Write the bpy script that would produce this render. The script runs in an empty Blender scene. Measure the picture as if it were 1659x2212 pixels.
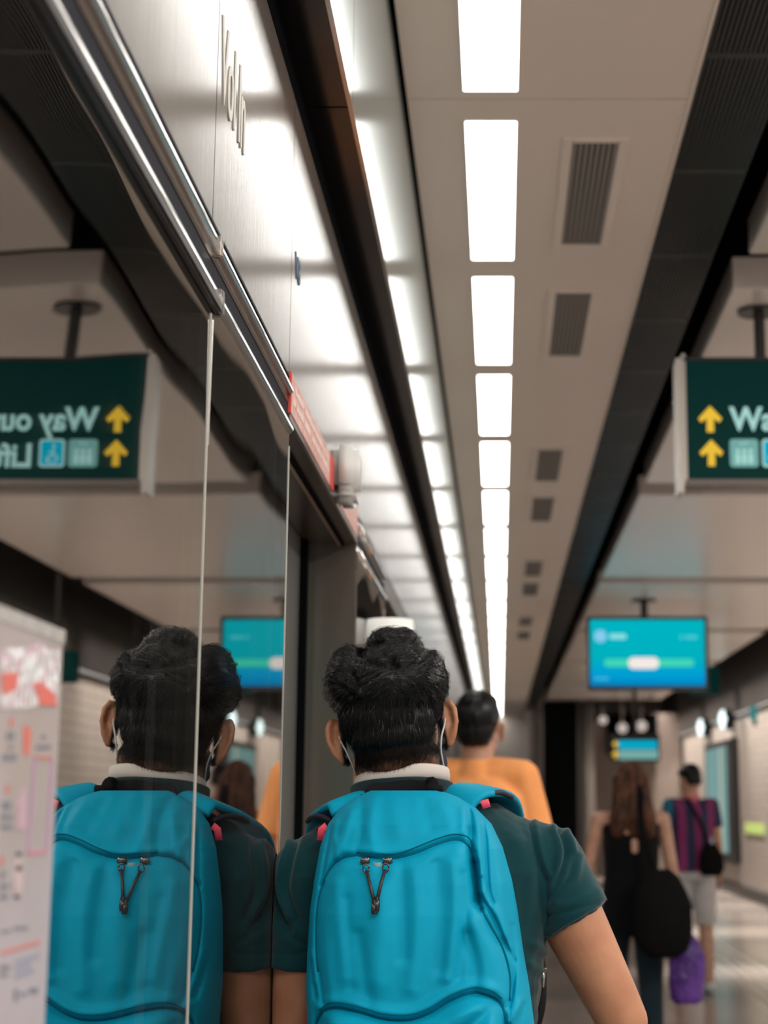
import bpy, bmesh, math, random
import numpy as np
from mathutils import Vector, Matrix, Euler
from mathutils.bvhtree import BVHTree

random.seed(7); rng = np.random.default_rng(7)
SC = bpy.context.scene
COL = SC.collection
PI = math.pi

# ------------------------------------------------------------------ survey
# camera: 50 mm on a 24 mm wide frame, 1.40 m above the floor, tilted up
F = 50.0/24.0*1659.0
TILT = math.atan(629.0/F)
CT, ST = math.cos(TILT), math.sin(TILT)
VX, VY = 1078.0, 1106.0
CAMZ = 1.40
def at(px, py, d):
    """point of the place measured in the photograph at camera depth d (metres)"""
    x = (px-VX)*d/F; v = (VY-py)*d/F
    y = d*CT - v*ST; z = d*ST + v*CT
    return Vector((x, y, CAMZ+z))
GX = -0.332            # platform edge glass plane

# ------------------------------------------------------------------ materials
MATS = {}
def nt(name):
    m = bpy.data.materials.new(name); m.use_nodes = True
    n = m.node_tree; n.nodes.clear()
    out = n.nodes.new('ShaderNodeOutputMaterial')
    return m, n, out
def mat(name, col, rough=0.5, metal=0.0, spec=0.5, bump=None, noise=None, emit=None, estr=0, sheen=0, coat=0, sss=0, alpha=None):
    """principled material; noise=(scale vec, col2, lo, hi) mixes a second colour, bump=(scale vec, strength, distance)"""
    if name in MATS: return MATS[name]
    m, n, out = nt(name)
    p = n.nodes.new('ShaderNodeBsdfPrincipled')
    p.inputs['Base Color'].default_value = (*col, 1)
    p.inputs['Roughness'].default_value = rough
    p.inputs['Metallic'].default_value = metal
    p.inputs['Specular IOR Level'].default_value = spec
    p.inputs['Sheen Weight'].default_value = sheen
    p.inputs['Coat Weight'].default_value = coat
    if sss:
        p.inputs['Subsurface Weight'].default_value = sss
        p.inputs['Subsurface Radius'].default_value = (0.6, 0.2, 0.1)
        p.inputs['Subsurface Scale'].default_value = 0.006
    if emit:
        p.inputs['Emission Color'].default_value = (*emit, 1); p.inputs['Emission Strength'].default_value = estr/1.717
    tc = n.nodes.new('ShaderNodeTexCoord')
    def nz(scale, det=4):
        mp = n.nodes.new('ShaderNodeMapping'); mp.inputs['Scale'].default_value = scale
        n.links.new(tc.outputs['Object'], mp.inputs['Vector'])
        t = n.nodes.new('ShaderNodeTexNoise'); t.inputs['Scale'].default_value = 1; t.inputs['Detail'].default_value = det
        n.links.new(mp.outputs[0], t.inputs['Vector']); return t
    if noise:
        sc, c2, lo, hi = noise
        t = nz(sc); mr = n.nodes.new('ShaderNodeMapRange'); mr.inputs[1].default_value = lo; mr.inputs[2].default_value = hi
        n.links.new(t.outputs['Fac'], mr.inputs[0])
        mx = n.nodes.new('ShaderNodeMix'); mx.data_type = 'RGBA'
        mx.inputs[6].default_value = (*col, 1); mx.inputs[7].default_value = (*c2, 1)
        n.links.new(mr.outputs[0], mx.inputs[0]); n.links.new(mx.outputs[2], p.inputs['Base Color'])
    if bump:
        sc, st, di = bump
        t = nz(sc, 3); b = n.nodes.new('ShaderNodeBump'); b.inputs['Strength'].default_value = st; b.inputs['Distance'].default_value = di
        n.links.new(t.outputs['Fac'], b.inputs['Height']); n.links.new(b.outputs[0], p.inputs['Normal'])
    n.links.new(p.outputs[0], out.inputs[0])
    MATS[name] = m; return m
def emi(name, col, st):
    if name in MATS: return MATS[name]
    m, n, out = nt(name); e = n.nodes.new('ShaderNodeEmission')
    e.inputs[0].default_value = (*col, 1); e.inputs[1].default_value = st/1.717
    n.links.new(e.outputs[0], out.inputs[0]); MATS[name] = m; return m
def mirror_glass(name, refl, tint, rcol, bumpd):
    """dark tinted glazing: strong reflection at grazing view, a little see-through"""
    m, n, out = nt(name)
    g = n.nodes.new('ShaderNodeBsdfGlossy'); g.inputs['Roughness'].default_value = 0.012; g.inputs['Color'].default_value = (*rcol, 1)
    t = n.nodes.new('ShaderNodeBsdfTransparent'); t.inputs['Color'].default_value = (*tint, 1)
    mx = n.nodes.new('ShaderNodeMixShader')
    lw = n.nodes.new('ShaderNodeFresnel'); lw.inputs['IOR'].default_value = 1.5
    mr = n.nodes.new('ShaderNodeMapRange'); mr.inputs[1].default_value = 0.04; mr.inputs[2].default_value = 0.75
    mr.inputs[3].default_value = refl[0]; mr.inputs[4].default_value = refl[1]
    n.links.new(lw.outputs[0], mr.inputs[0]); n.links.new(mr.outputs[0], mx.inputs[0])
    tc = n.nodes.new('ShaderNodeTexCoord'); mp = n.nodes.new('ShaderNodeMapping'); mp.inputs['Scale'].default_value = (1, 2.3, 2.2); mp.inputs['Location'].default_value = (0, 1.9, 0)
    n.links.new(tc.outputs['Object'], mp.inputs[0])
    nz = n.nodes.new('ShaderNodeTexNoise'); nz.inputs['Scale'].default_value = 1.3; nz.inputs['Detail'].default_value = 0.0
    n.links.new(mp.outputs[0], nz.inputs['Vector'])
    b = n.nodes.new('ShaderNodeBump'); b.inputs['Strength'].default_value = 1; b.inputs['Distance'].default_value = bumpd
    sp = n.nodes.new('ShaderNodeSeparateXYZ'); n.links.new(tc.outputs['Object'], sp.inputs[0])
    m4 = n.nodes.new('ShaderNodeMapRange'); m4.interpolation_type = 'SMOOTHSTEP'; m4.inputs[1].default_value = 1.74; m4.inputs[2].default_value = 1.98; m4.inputs[3].default_value = .05; m4.inputs[4].default_value = 1
    n.links.new(sp.outputs['Z'], m4.inputs[0]); ml = n.nodes.new('ShaderNodeMath'); ml.operation = 'MULTIPLY'
    n.links.new(nz.outputs['Fac'], ml.inputs[0]); n.links.new(m4.outputs[0], ml.inputs[1])
    n.links.new(ml.outputs[0], b.inputs['Height']); n.links.new(b.outputs[0], g.inputs['Normal'])
    n.links.new(t.outputs[0], mx.inputs[1]); n.links.new(g.outputs[0], mx.inputs[2]); n.links.new(mx.outputs[0], out.inputs[0])
    MATS[name] = m; return m

M = {}
M['ceil'] = mat('ceiling_paint', (.80, .685, .60), .5, spec=.3, noise=((.25, .12, 1), (.75, .64, .56), .35, .7))
M['slab'] = mat('ceiling_panel_right', (.78, .68, .62), .28, spec=.5, noise=((.4, .3, 1), (.71, .62, .565), .35, .7))
M['black'] = mat('void_black', (.003, .003, .004), .9, spec=.02)
M['grille'] = mat('grille_metal', (.008, .007, .0065), .42, .2, noise=((1, .6, 1), (.018, .018, .02), .4, .6))
M['steel'] = mat('brushed_steel', (.27, .25, .232), .18, .66, bump=((3, 240, 1.5), .24, .0006), noise=((2, 45, 1.0), (.22, .205, .19), .35, .75))
M['steel_r'] = mat('steel_rail', (.72, .69, .66), .16, 1.0)
M['steel_d'] = mat('steel_brown', (.26, .215, .185), .2, .9, noise=((4, 4, 4), (.19, .16, .14), .4, .7))
M['fascia'] = mat('fascia_panel', (.40, .50, .50), .13, .85, bump=((4, 6, 60), .05, .0006))
M['fascia_u'] = mat('fascia_underside', (.06, .055, .052), .16, .9)
M['navy'] = mat('recess_navy', (.008, .009, .018), .5, spec=.15)
M['soffit'] = mat('soffit_brown', (.085, .065, .052), .25, .4)
M['bronze'] = mat('bronze_bead', (.55, .36, .26), .3, .8)
M['glass'] = mirror_glass('platform_glass', (.56, .62), (.34, .34, .34), (.97, .97, .95), .0028)
M['ret'] = mat('return_panel', (.15, .125, .105), .16, .4, spec=.6, noise=((3, 3, 2.2), (.10, .125, .105), .42, .62))
M['rubber'] = mat('black_rubber', (.003, .004, .004), .8, spec=.02)
M['frame'] = mat('inner_mullion', (.42, .41, .37), .5, .2)
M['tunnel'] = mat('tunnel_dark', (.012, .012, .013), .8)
M['red'] = mat('red_vinyl', (.62, .27, .23), .35, noise=((6, 90, 60), (.74, .47, .42), .40, .55))
M['redplain'] = mat('red_edge', (.62, .05, .04), .4)
M['white'] = mat('white_plastic', (.68, .67, .64), .4)
M['floor'] = None
M['skirt'] = mat('skirting_dark', (.02, .018, .017), .4)
M['bulk'] = mat('bulkhead_brown', (.045, .035, .03), .5, noise=((1, .4, 2), (.028, .022, .019), .4, .65))
M['pillar'] = mat('pillar_black', (.004, .004, .004), .8, spec=.03)
M['greypil'] = mat('pillar_grey', (.55, .51, .48), .3, .3)
M['brownwall'] = mat('far_brown', (.20, .15, .125), .4, noise=((1.5, 1, .8), (.32, .25, .21), .5, .62))
M['endwall'] = mat('far_beige', (.55, .46, .40), .5)
M['signgreen'] = mat('sign_green', (.0, .018, .016), .6, spec=.1, emit=(.0, .016, .014), estr=.7)
M['signyellow'] = emi('sign_yellow', (.80, .50, .045), .95)
M['signwhite'] = emi('sign_white', (.42, .72, .67), .85)
M['signblue'] = emi('sign_blue', (.0, .36, .52), 1.0)
M['signpale'] = emi('sign_pale', (.20, .45, .42), .8)
M['cream'] = mat('cream_metal', (.60, .54, .49), .35)
M['darkmetal'] = mat('dark_metal', (.03, .026, .024), .4, .3)
M['tvblack'] = mat('screen_bezel', (.004, .004, .005), .25)

def floor_mat():
    m, n, out = nt('granite_floor'); p = n.nodes.new('ShaderNodeBsdfPrincipled')
    tc = n.nodes.new('ShaderNodeTexCoord')
    br = n.nodes.new('ShaderNodeTexBrick'); br.offset = 0
    br.inputs['Scale'].default_value = 1; br.inputs['Brick Width'].default_value = .6; br.inputs['Row Height'].default_value = .6
    br.inputs['Mortar Size'].default_value = .004
    br.inputs['Color1'].default_value = (.36, .295, .255, 1); br.inputs['Color2'].default_value = (.29, .24, .21, 1); br.inputs['Mortar'].default_value = (.08, .07, .06, 1)
    n.links.new(tc.outputs['Object'], br.inputs['Vector'])
    nz = n.nodes.new('ShaderNodeTexNoise'); nz.inputs['Scale'].default_value = 60; nz.inputs['Detail'].default_value = 5
    n.links.new(tc.outputs['Object'], nz.inputs['Vector'])
    mx = n.nodes.new('ShaderNodeMix'); mx.data_type = 'RGBA'; mx.blend_type = 'MULTIPLY'; mx.inputs[0].default_value = .6
    n.links.new(br.outputs['Color'], mx.inputs[6]); n.links.new(nz.outputs['Fac'], mx.inputs[7])
    # darker tile bands crossing the platform
    sp = n.nodes.new('ShaderNodeSeparateXYZ'); n.links.new(tc.outputs['Object'], sp.inputs[0])
    md = n.nodes.new('ShaderNodeMath'); md.operation = 'MODULO'; md.inputs[1].default_value = 2.4; n.links.new(sp.outputs['Y'], md.inputs[0])
    lt = n.nodes.new('ShaderNodeMath'); lt.operation = 'LESS_THAN'; lt.inputs[1].default_value = .6; n.links.new(md.outputs[0], lt.inputs[0])
    m2 = n.nodes.new('ShaderNodeMix'); m2.data_type = 'RGBA'; m2.inputs[7].default_value = (.085, .08, .078, 1)
    sc = n.nodes.new('ShaderNodeMath'); sc.operation = 'MULTIPLY'; sc.inputs[1].default_value = .55; n.links.new(lt.outputs[0], sc.inputs[0])
    n.links.new(sc.outputs[0], m2.inputs[0]); n.links.new(mx.outputs[2], m2.inputs[6])
    g = n.nodes.new('ShaderNodeMix'); g.data_type = 'RGBA'; g.blend_type = 'ADD'; g.inputs[0].default_value = 1; g.inputs[7].default_value = (.05, .04, .034, 1)
    n.links.new(m2.outputs[2], g.inputs[6]); n.links.new(g.outputs[2], p.inputs['Base Color'])
    p.inputs['Roughness'].default_value = .20; p.inputs['Specular IOR Level'].default_value = .6
    n.links.new(p.outputs[0], out.inputs[0]); return m
M['floor'] = floor_mat()
def tile_mat():
    m, n, out = nt('wall_tile'); p = n.nodes.new('ShaderNodeBsdfPrincipled')
    tc = n.nodes.new('ShaderNodeTexCoord')
    mp = n.nodes.new('ShaderNodeMapping'); mp.inputs['Rotation'].default_value = (PI/2, 0, PI/2)
    sp = n.nodes.new('ShaderNodeSeparateXYZ'); cb = n.nodes.new('ShaderNodeCombineXYZ')
    n.links.new(tc.outputs['Object'], sp.inputs[0]); n.links.new(sp.outputs['Y'], cb.inputs['X']); n.links.new(sp.outputs['Z'], cb.inputs['Y'])
    br = n.nodes.new('ShaderNodeTexBrick'); br.offset = 0
    br.inputs['Scale'].default_value = 1; br.inputs['Brick Width'].default_value = .3; br.inputs['Row Height'].default_value = .11
    br.inputs['Mortar Size'].default_value = .014
    br.inputs['Color1'].default_value = (.40, .33, .285, 1); br.inputs['Color2'].default_value = (.35, .29, .25, 1); br.inputs['Mortar'].default_value = (.27, .22, .19, 1)
    n.links.new(cb.outputs[0], br.inputs['Vector']); n.links.new(br.outputs['Color'], p.inputs['Base Color'])
    p.inputs['Roughness'].default_value = .35; n.links.new(p.outputs[0], out.inputs[0]); return m
M['tile'] = tile_mat()

# ------------------------------------------------------------------ object helpers
def tag(o, label=None, cat=None, group=None, kind=None):
    if label: o['label'] = label
    if cat: o['category'] = cat
    if group: o['group'] = group
    if kind: o['kind'] = kind
    return o
def empty(name, loc=(0, 0, 0), rz=0, **k):
    o = bpy.data.objects.new(name, None); COL.objects.link(o); o.location = loc; o.rotation_euler = (0, 0, rz)
    o.empty_display_size = .1
    return tag(o, **k)
def link(name, me, m, parent=None, smooth=False):
    if m is not None:
        me.materials.clear(); me.materials.append(m)
    if smooth:
        me.polygons.foreach_set('use_smooth', [True]*len(me.polygons))
    o = bpy.data.objects.new(name, me); COL.objects.link(o)
    if parent is not None:
        o.parent = parent
        # geometry is given in world coordinates unless the parent sits at the origin
    return o
class MB:
    def __init__(s): s.bm = bmesh.new()
    def box(s, x0, x1, y0, y1, z0, z1, bev=0):
        r = bmesh.ops.create_cube(s.bm, size=1)
        vs = r['verts']
        for v in vs:
            v.co = Vector(((x0+x1)/2+v.co.x*(x1-x0), (y0+y1)/2+v.co.y*(y1-y0), (z0+z1)/2+v.co.z*(z1-z0)))
        if bev:
            es = list({e for v in vs for e in v.link_edges})
            bmesh.ops.bevel(s.bm, geom=es, offset=bev, segments=2, affect='EDGES', clamp_overlap=True)
        return s
    def prism(s, pts, a0, a1, axis='y'):
        """extrude a 2-D outline; axis y: pts are (x,z); axis x: pts are (y,z); axis z: pts are (x,y)"""
        def mk(p, a):
            return {'y': (p[0], a, p[1]), 'x': (a, p[0], p[1]), 'z': (p[0], p[1], a)}[axis]
        A = [s.bm.verts.new(mk(p, a0)) for p in pts]; B = [s.bm.verts.new(mk(p, a1)) for p in pts]
        n = len(pts)
        for i in range(n):
            s.bm.faces.new((A[i], A[(i+1) % n], B[(i+1) % n], B[i]))
        s.bm.faces.new(A[::-1]); s.bm.faces.new(B); return s
    def cyl(s, p, q, r, r2=None, n=16, caps=True):
        p, q = Vector(p), Vector(q); r2 = r if r2 is None else r2
        d = (q-p); L = d.length
        mt = Matrix.Translation((p+q)/2) @ d.to_track_quat('Z', 'Y').to_matrix().to_4x4()
        bmesh.ops.create_cone(s.bm, cap_ends=caps, segments=n, radius1=r, radius2=r2, depth=L, matrix=mt); return s
    def sph(s, c, r, seg=16, sc=(1, 1, 1)):
        bmesh.ops.create_uvsphere(s.bm, u_segments=seg, v_segments=seg//2+2, radius=r, matrix=Matrix.Translation(c) @ Matrix.Diagonal((*sc, 1))); return s
    def tube(s, pts, r, n=8):
        pts = [Vector(p) for p in pts]; rings = []
        for i, p in enumerate(pts):
            t = (pts[min(i+1, len(pts)-1)]-pts[max(i-1, 0)]).normalized()
            a = t.orthogonal().normalized() if i == 0 else (pa - t*pa.dot(t)).normalized()
            pa = a; b = t.cross(a); rr = r[i] if isinstance(r, (list, tuple)) else r
            rings.append([s.bm.verts.new(p+a*math.cos(2*PI*k/n)*rr+b*math.sin(2*PI*k/n)*rr) for k in range(n)])
        for A, B in zip(rings, rings[1:]):
            for k in range(n): s.bm.faces.new((A[k], A[(k+1) % n], B[(k+1) % n], B[k]))
        s.bm.faces.new(rings[0][::-1]); s.bm.faces.new(rings[-1]); return s
    def ribbon(s, pts, ups, w, th, n=12):
        """rounded band along pts; ups = outward normals, w width, th thickness"""
        rings = []
        pts = [Vector(p) for p in pts]
        for i, p in enumerate(pts):
            t = (pts[min(i+1, len(pts)-1)]-pts[max(i-1, 0)]).normalized()
            u = Vector(ups[i]); u = (u-t*u.dot(t)).normalized(); b = t.cross(u)
            ww = w[i] if isinstance(w, (list, tuple)) else w
            ring = []
            for k in range(n):
                a = 2*PI*k/n; ca, sa = math.cos(a), math.sin(a)
                ring.append(s.bm.verts.new(p+b*(abs(ca)**.5*math.copysign(1, ca)*ww/2)+u*(abs(sa)**.6*math.copysign(1, sa)*th/2)))
            rings.append(ring)
        for A, B in zip(rings, rings[1:]):
            for k in range(n): s.bm.faces.new((A[k], A[(k+1) % n], B[(k+1) % n], B[k]))
        s.bm.faces.new(rings[0][::-1]); s.bm.faces.new(rings[-1]); return s
    def mesh(s, name):
        bmesh.ops.recalc_face_normals(s.bm, faces=s.bm.faces)
        me = bpy.data.meshes.new(name); s.bm.to_mesh(me); s.bm.free(); return me
    def build(s, name, m, parent=None, smooth=False):
        return link(name, s.mesh(name), m, parent, smooth)
def struct(name, mb, m, smooth=False):
    return tag(mb.build(name, m, None, smooth), kind='structure')
def catmull(pts, n=6):
    P = [Vector(p) for p in pts]; P = [2*P[0]-P[1]]+P+[2*P[-1]-P[-2]]; out = []
    for i in range(1, len(P)-2):
        for k in range(n):
            t = k/n; a, b, c, d = P[i-1], P[i], P[i+1], P[i+2]
            out.append(.5*((2*b)+(c-a)*t+(2*a-5*b+4*c-d)*t*t+(-a+3*b-3*c+d)*t**3))
    out.append(P[-2]); return out
def text_mesh(body, size, depth=0.0, font_bold=0.0, align='LEFT'):
    cu = bpy.data.curves.new('t', 'FONT'); cu.body = body; cu.size = size; cu.extrude = depth; cu.offset = font_bold; cu.align_x = align
    cu.resolution_u = 4
    o = bpy.data.objects.new('t', cu); COL.objects.link(o)
    bpy.context.view_layer.update()
    me = bpy.data.meshes.new_from_object(o.evaluated_get(bpy.context.evaluated_depsgraph_get()))
    bpy.data.objects.remove(o); bpy.data.curves.remove(cu); return me
def copy_tree(o, parent=None):
    c = o.copy(); COL.objects.link(c)
    if parent is not None: c.parent = parent
    for ch in list(o.children): copy_tree(ch, c)
    return c

# ---- organic fusing: overlapping closed volumes remeshed into one continuous skin
def _sphere(nu, nv):
    V = [(0, 0, 1)]
    for j in range(1, nv):
        b = PI*j/nv
        for i in range(nu):
            a = 2*PI*i/nu; V.append((math.sin(b)*math.cos(a), math.sin(b)*math.sin(a), math.cos(b)))
    V.append((0, 0, -1)); Fc = []
    for i in range(nu): Fc.append((0, 1+i, 1+(i+1) % nu))
    for j in range(nv-2):
        for i in range(nu):
            a = 1+j*nu+i; b = 1+j*nu+(i+1) % nu; Fc.append((a, a+nu, b+nu, b))
    L = len(V)-1; o = 1+(nv-2)*nu
    for i in range(nu): Fc.append((L, o+(i+1) % nu, o+i))
    return np.array(V), Fc
SPH = _sphere(24, 14)
class Flesh:
    def __init__(s): s.V = []; s.F = []; s.n = 0
    def add(s, V, Fc):
        s.V.append(np.asarray(V, float)); s.F += [tuple(i+s.n for i in f) for f in Fc]; s.n += len(V)
    def tf(s, V, m):
        m = np.array(m); return V@m[:3, :3].T+m[:3, 3]
    def cap(s, p, r, q, r2):
        p, q = Vector(p), Vector(q)
        s.add(SPH[0]*r+np.array(p), SPH[1]); s.add(SPH[0]*r2+np.array(q), SPH[1])
        if (q-p).length > 1e-4: s.flat(p, r, q, r2, 24)
        return s
    def chain(s, pts, rs):
        for i in range(len(pts)-1): s.cap(pts[i], rs[i], pts[i+1], rs[i+1])
        return s
    def ell(s, c, r, rot=(0, 0, 0)):
        mt = Matrix.Translation(c) @ Euler(rot).to_matrix().to_4x4() @ Matrix.Diagonal((r[0], r[1], r[2], 1))
        s.add(s.tf(SPH[0], mt), SPH[1]); return s
    def flat(s, p, r, q, r2, n=32):
        p, q = Vector(p), Vector(q); d = (q-p).normalized(); a = d.orthogonal().normalized(); b = d.cross(a)
        V = []
        for c, rr in ((p, r), (q, r2)):
            for k in range(n): V.append(c+a*math.cos(2*PI*k/n)*rr+b*math.sin(2*PI*k/n)*rr)
        Fc = [(k, (k+1) % n, (k+1) % n+n, k+n) for k in range(n)]+[tuple(range(n))[::-1], tuple(range(n, 2*n))]
        s.add([tuple(v) for v in V], Fc); return s
    def loft(s, rings, n=36, e=2.3):
        """rings: (cx,cy,cz,rx,ry)"""
        V = []
        for cx, cy, cz, rx, ry in rings:
            for k in range(n):
                a = 2*PI*k/n; ca, sa = math.cos(a), math.sin(a)
                V.append((cx+math.copysign(abs(ca)**(2/e), ca)*rx, cy+math.copysign(abs(sa)**(2/e), sa)*ry, cz))
        Fc = []
        for j in range(len(rings)-1):
            for k in range(n): Fc.append((j*n+k, j*n+(k+1) % n, (j+1)*n+(k+1) % n, (j+1)*n+k))
        Fc += [tuple(range(n))[::-1], tuple(range((len(rings)-1)*n, len(rings)*n))]
        s.add(V, Fc); return s
    def fuse(s, name, voxel, smooth):
        me = bpy.data.meshes.new('tmp'); me.from_pydata(np.vstack(s.V).tolist(), [], s.F); me.update()
        o = bpy.data.objects.new('tmp', me); COL.objects.link(o)
        r = o.modifiers.new('r', 'REMESH'); r.mode = 'VOXEL'; r.voxel_size = voxel; r.adaptivity = 0
        if smooth:
            sm = o.modifiers.new('s', 'SMOOTH'); sm.factor = .5; sm.iterations = smooth
        bpy.context.view_layer.update()
        out = bpy.data.meshes.new_from_object(o.evaluated_get(bpy.context.evaluated_depsgraph_get()))
        out.name = name
        bpy.data.objects.remove(o); bpy.data.meshes.remove(me); return out
def get_co(me):
    n = len(me.vertices); co = np.empty(n*3); me.vertices.foreach_get('co', co)
    no = np.empty(n*3); me.vertex_normals.foreach_get('vector', no)
    return co.reshape(-1, 3), no.reshape(-1, 3)
def set_co(me, co):
    me.vertices.foreach_set('co', co.ravel()); me.update()
def soft(p, scale, seed=0, octv=5):
    """smooth pseudo-noise, sum of sines; p (n,3) metres, scale (3,) cycles per metre"""
    r = np.random.default_rng(seed); out = np.zeros(len(p)); q = p*np.array(scale)*2*PI
    for k in range(octv):
        d = r.normal(size=3); d /= np.linalg.norm(d); f = .6+1.1*r.random()
        w = r.normal(size=3); w /= np.linalg.norm(w)
        out += np.sin(q@d*f+r.random()*6.3+1.3*np.sin(q@w*.7+r.random()*6.3))
    return out/octv
def pdist(P, poly):
    """distance of 2-D points P to a polyline"""
    best = np.full(len(P), 1e9); poly = np.asarray(poly, float)
    for a, b in zip(poly[:-1], poly[1:]):
        ab = b-a; t = np.clip(((P-a)@ab)/max(ab@ab, 1e-12), 0, 1)
        best = np.minimum(best, np.hypot(*(P-(a+t[:, None]*ab)).T))
    return best
def inside(P, poly):
    poly = np.asarray(poly, float); x, y = P.T; c = np.zeros(len(P), bool); n = len(poly)
    for i in range(n):
        x1, y1 = poly[i]; x2, y2 = poly[(i+1) % n]
        if y1 == y2: continue
        k = ((y1 > y) != (y2 > y)) & (x < (x2-x1)*(y-y1)/(y2-y1)+x1); c ^= k
    return c
def cm2(pts, n=6):
    return [(p.x, p.y) for p in catmull([(a, b, 0) for a, b in pts], n)]

# ================================================================== THE STATION
Y0, Y1 = -3.0, 36.0
CZ = CAMZ+1.93          # ceiling underside
struct('floor', MB().box(GX-.02, 3.75, 12, Y1, -.06, 0).box(GX-.02, 9, Y0, 12, -.06, 0), M['floor'])
# near-platform ceiling band with the strip lights, one metal panel per 4.155 m
mb = MB()
yy = 4.18-4.155*2
while yy < Y1-1:
    mb.box(-.256, .534, max(yy, Y0)+.003, min(yy+4.152, Y1), CZ, CZ+.03); yy += 4.155
struct('ceiling', mb, M['ceil'])
struct('trim_1', MB().box(-.45, .545, Y0, Y1, CZ+.05, CZ+.07), M['black'])
struct('trim_2', MB().box(.528, .538, Y0, 34, CZ-.004, CZ+.05), M['ceil'])
# grille of lengthwise slats
mb = MB()
for k in range(17):
    x = .546+k*(.764-.546)/16; mb.box(x-.0042, x+.0042, Y0, 34, CZ, CZ+.03)
yy = 3.90-.78*8
while yy < 34:
    mb.box(.541, .768, yy, yy+.03, CZ-.001, CZ+.031); yy += .78
mb.box(.54, .77, Y0, 34, CZ+.032, CZ+.036)
struct('trim_3', mb, M['grille'])
struct('trim_4', MB().box(.541, 3.8, Y0, Y1, CZ+.62, CZ+.66), M['black'])
struct('trim_5', MB().box(.772, .776, Y0, 34, CZ+.01, CZ+.62), M['black'])
# right-hand ceiling boards, 3.76 m long with open joints between them
i = 0
for k in range(-2, 7):
    a, b = 5.855+4.155*(k-1), 5.46+4.155*k
    if a > 34: continue
    mb = MB().box(.893, 3.05, max(a, Y0), min(b, Y1), CZ, CZ+.13, .004)
    o = struct('ceiling', mb, M['slab'])
struct('ceiling', MB().box(3.3, 3.75, 12, Y1, CZ+.55, CZ+.6), M['bulk'])
# right wall
struct('wall_right', MB().box(3.70, 3.80, 12, Y1, 0, 2.75), M['tile'])
struct('trim_6', MB().box(3.64, 3.70, 12, Y1, 2.78, CZ+.6), M['bulk'])  # dark brown panel stands in for shade on the upper wall
struct('baseboard_right', MB().box(3.66, 3.70, 12, Y1, 0, .17), M['skirt'])
# far end
struct('wall_back', MB().box(-3, 3.8, Y1, Y1+.1, -.1, 4.2), M['endwall'])
# the track side behind the glass
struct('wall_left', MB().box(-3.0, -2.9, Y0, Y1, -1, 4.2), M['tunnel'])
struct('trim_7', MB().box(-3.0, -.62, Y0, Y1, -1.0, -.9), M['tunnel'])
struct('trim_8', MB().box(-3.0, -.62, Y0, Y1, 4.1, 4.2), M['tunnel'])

# ---- header above the platform doors (all levels measured from the camera height)
Z = lambda z: CAMZ+z
FX = -.335
rec = [(2.47, 3.71), (4.62, 5.85), (8.3, 9.55), (12.1, 13.35), (15.9, 17.15), (19.7, 20.95), (23.5, 24.75), (27.3, 28.55), (31.1, 32.35)]
# brushed steel panels, one per seam
seams = [Y0, -1.0, .4, 1.779, 2.47, 3.71, 4.62, 5.85, 7.1, 8.3, 9.55, 10.8, 12.1, 13.35, 14.6, 15.9, 17.15, 18.4, 19.7, 20.95, 22.2, 23.5, 24.75, 26, 27.3, 28.55, 29.8, 31.1, 32.35, Y1]
mb = MB()
for a, b in zip(seams, seams[1:]):
    mb.box(FX-.012, FX, a+.0022, b-.0022, Z(.672), Z(1.139))
HEADER = struct('trim_9', mb, M['steel'])
struct('trim_10', MB().box(FX-.06, FX-.014, Y0, Y1, Z(.61), Z(1.25)), M['black'])
# top fascia: underside and upright glossy face in long lengths, behind a shadow gap
fs = [Y0, -.2, 2.73, 5.5, 8.27, 11.0, 13.8, 16.6, 19.4, 22.2, 25, 27.8, 30.6, Y1]
mb, m2 = MB(), MB()
for a, b in zip(fs, fs[1:]):
    m2.box(-.360, -.2675, a+.003, b-.003, Z(1.245), Z(1.256))
    mb.box(-.2745, -.2665, a+.003, b-.003, Z(1.2445), Z(1.915))
struct('trim_11', m2, M['fascia_u']); struct('trim_12', mb, M['fascia'])
struct('trim_13', MB().box(-.274, -.2655, Y0, Y1, Z(1.2425), Z(1.2475)), M['steel_r'])
struct('trim_14', MB().box(-.42, -.276, Y0, Y1, Z(1.262), Z(2.0)), M['black'])
# rails under the header, cut at every doorway
wallruns = []; a = Y0
for r0, r1 in rec: wallruns.append((a, r0)); a = r1
wallruns.append((a, Y1))
mb1, mb2, mb3, mb4 = MB(), MB(), MB(), MB()
for a, b in wallruns:
    for zc, r in ((.5832, .0085), (.6465, .0072)):          # lower and upper half-round bright rails
        mb1.prism([(FX+.001+r*math.cos(q*PI/10), Z(zc)+r*math.sin(q*PI/10)) for q in range(-5, 6)]+[(FX-.004, Z(zc)+r), (FX-.004, Z(zc)-r)], a, b)
    mb2.box(FX-.010, FX-.002, a, b, Z(.590), Z(.627))      # dark recess between
    mb3.box(FX-.008, FX-.0005, a, b, Z(.6265), Z(.656))    # brown steel strip
    mb4.box(FX-.006, FX+.001, a, b, Z(.667), Z(.671))  # dark strip put in as the shadow line below the steel panels
struct('trim_15', mb1, M['steel_r'], True); struct('trim_16', mb2, M['navy']); struct('trim_17', mb3, M['steel_d']); struct('trim_18', mb4, M['navy'])
# deeper cover profile of the nearest door
mb = MB().box(FX+.001, -.3225, Y0, 1.80, Z(.5605), Z(.5745), .003)
struct('trim_19', mb, mat('cover_dark', (.035, .028, .026), .3, .5))
mb = MB().box(FX-.001, -.3225, 1.792, 1.808, Z(.5605), Z(.592), .002).box(FX-.001, -.3245, 1.79, 1.80, Z(.630), Z(.656), .002)
struct('trim_20', mb, M['steel_r'])
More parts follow.
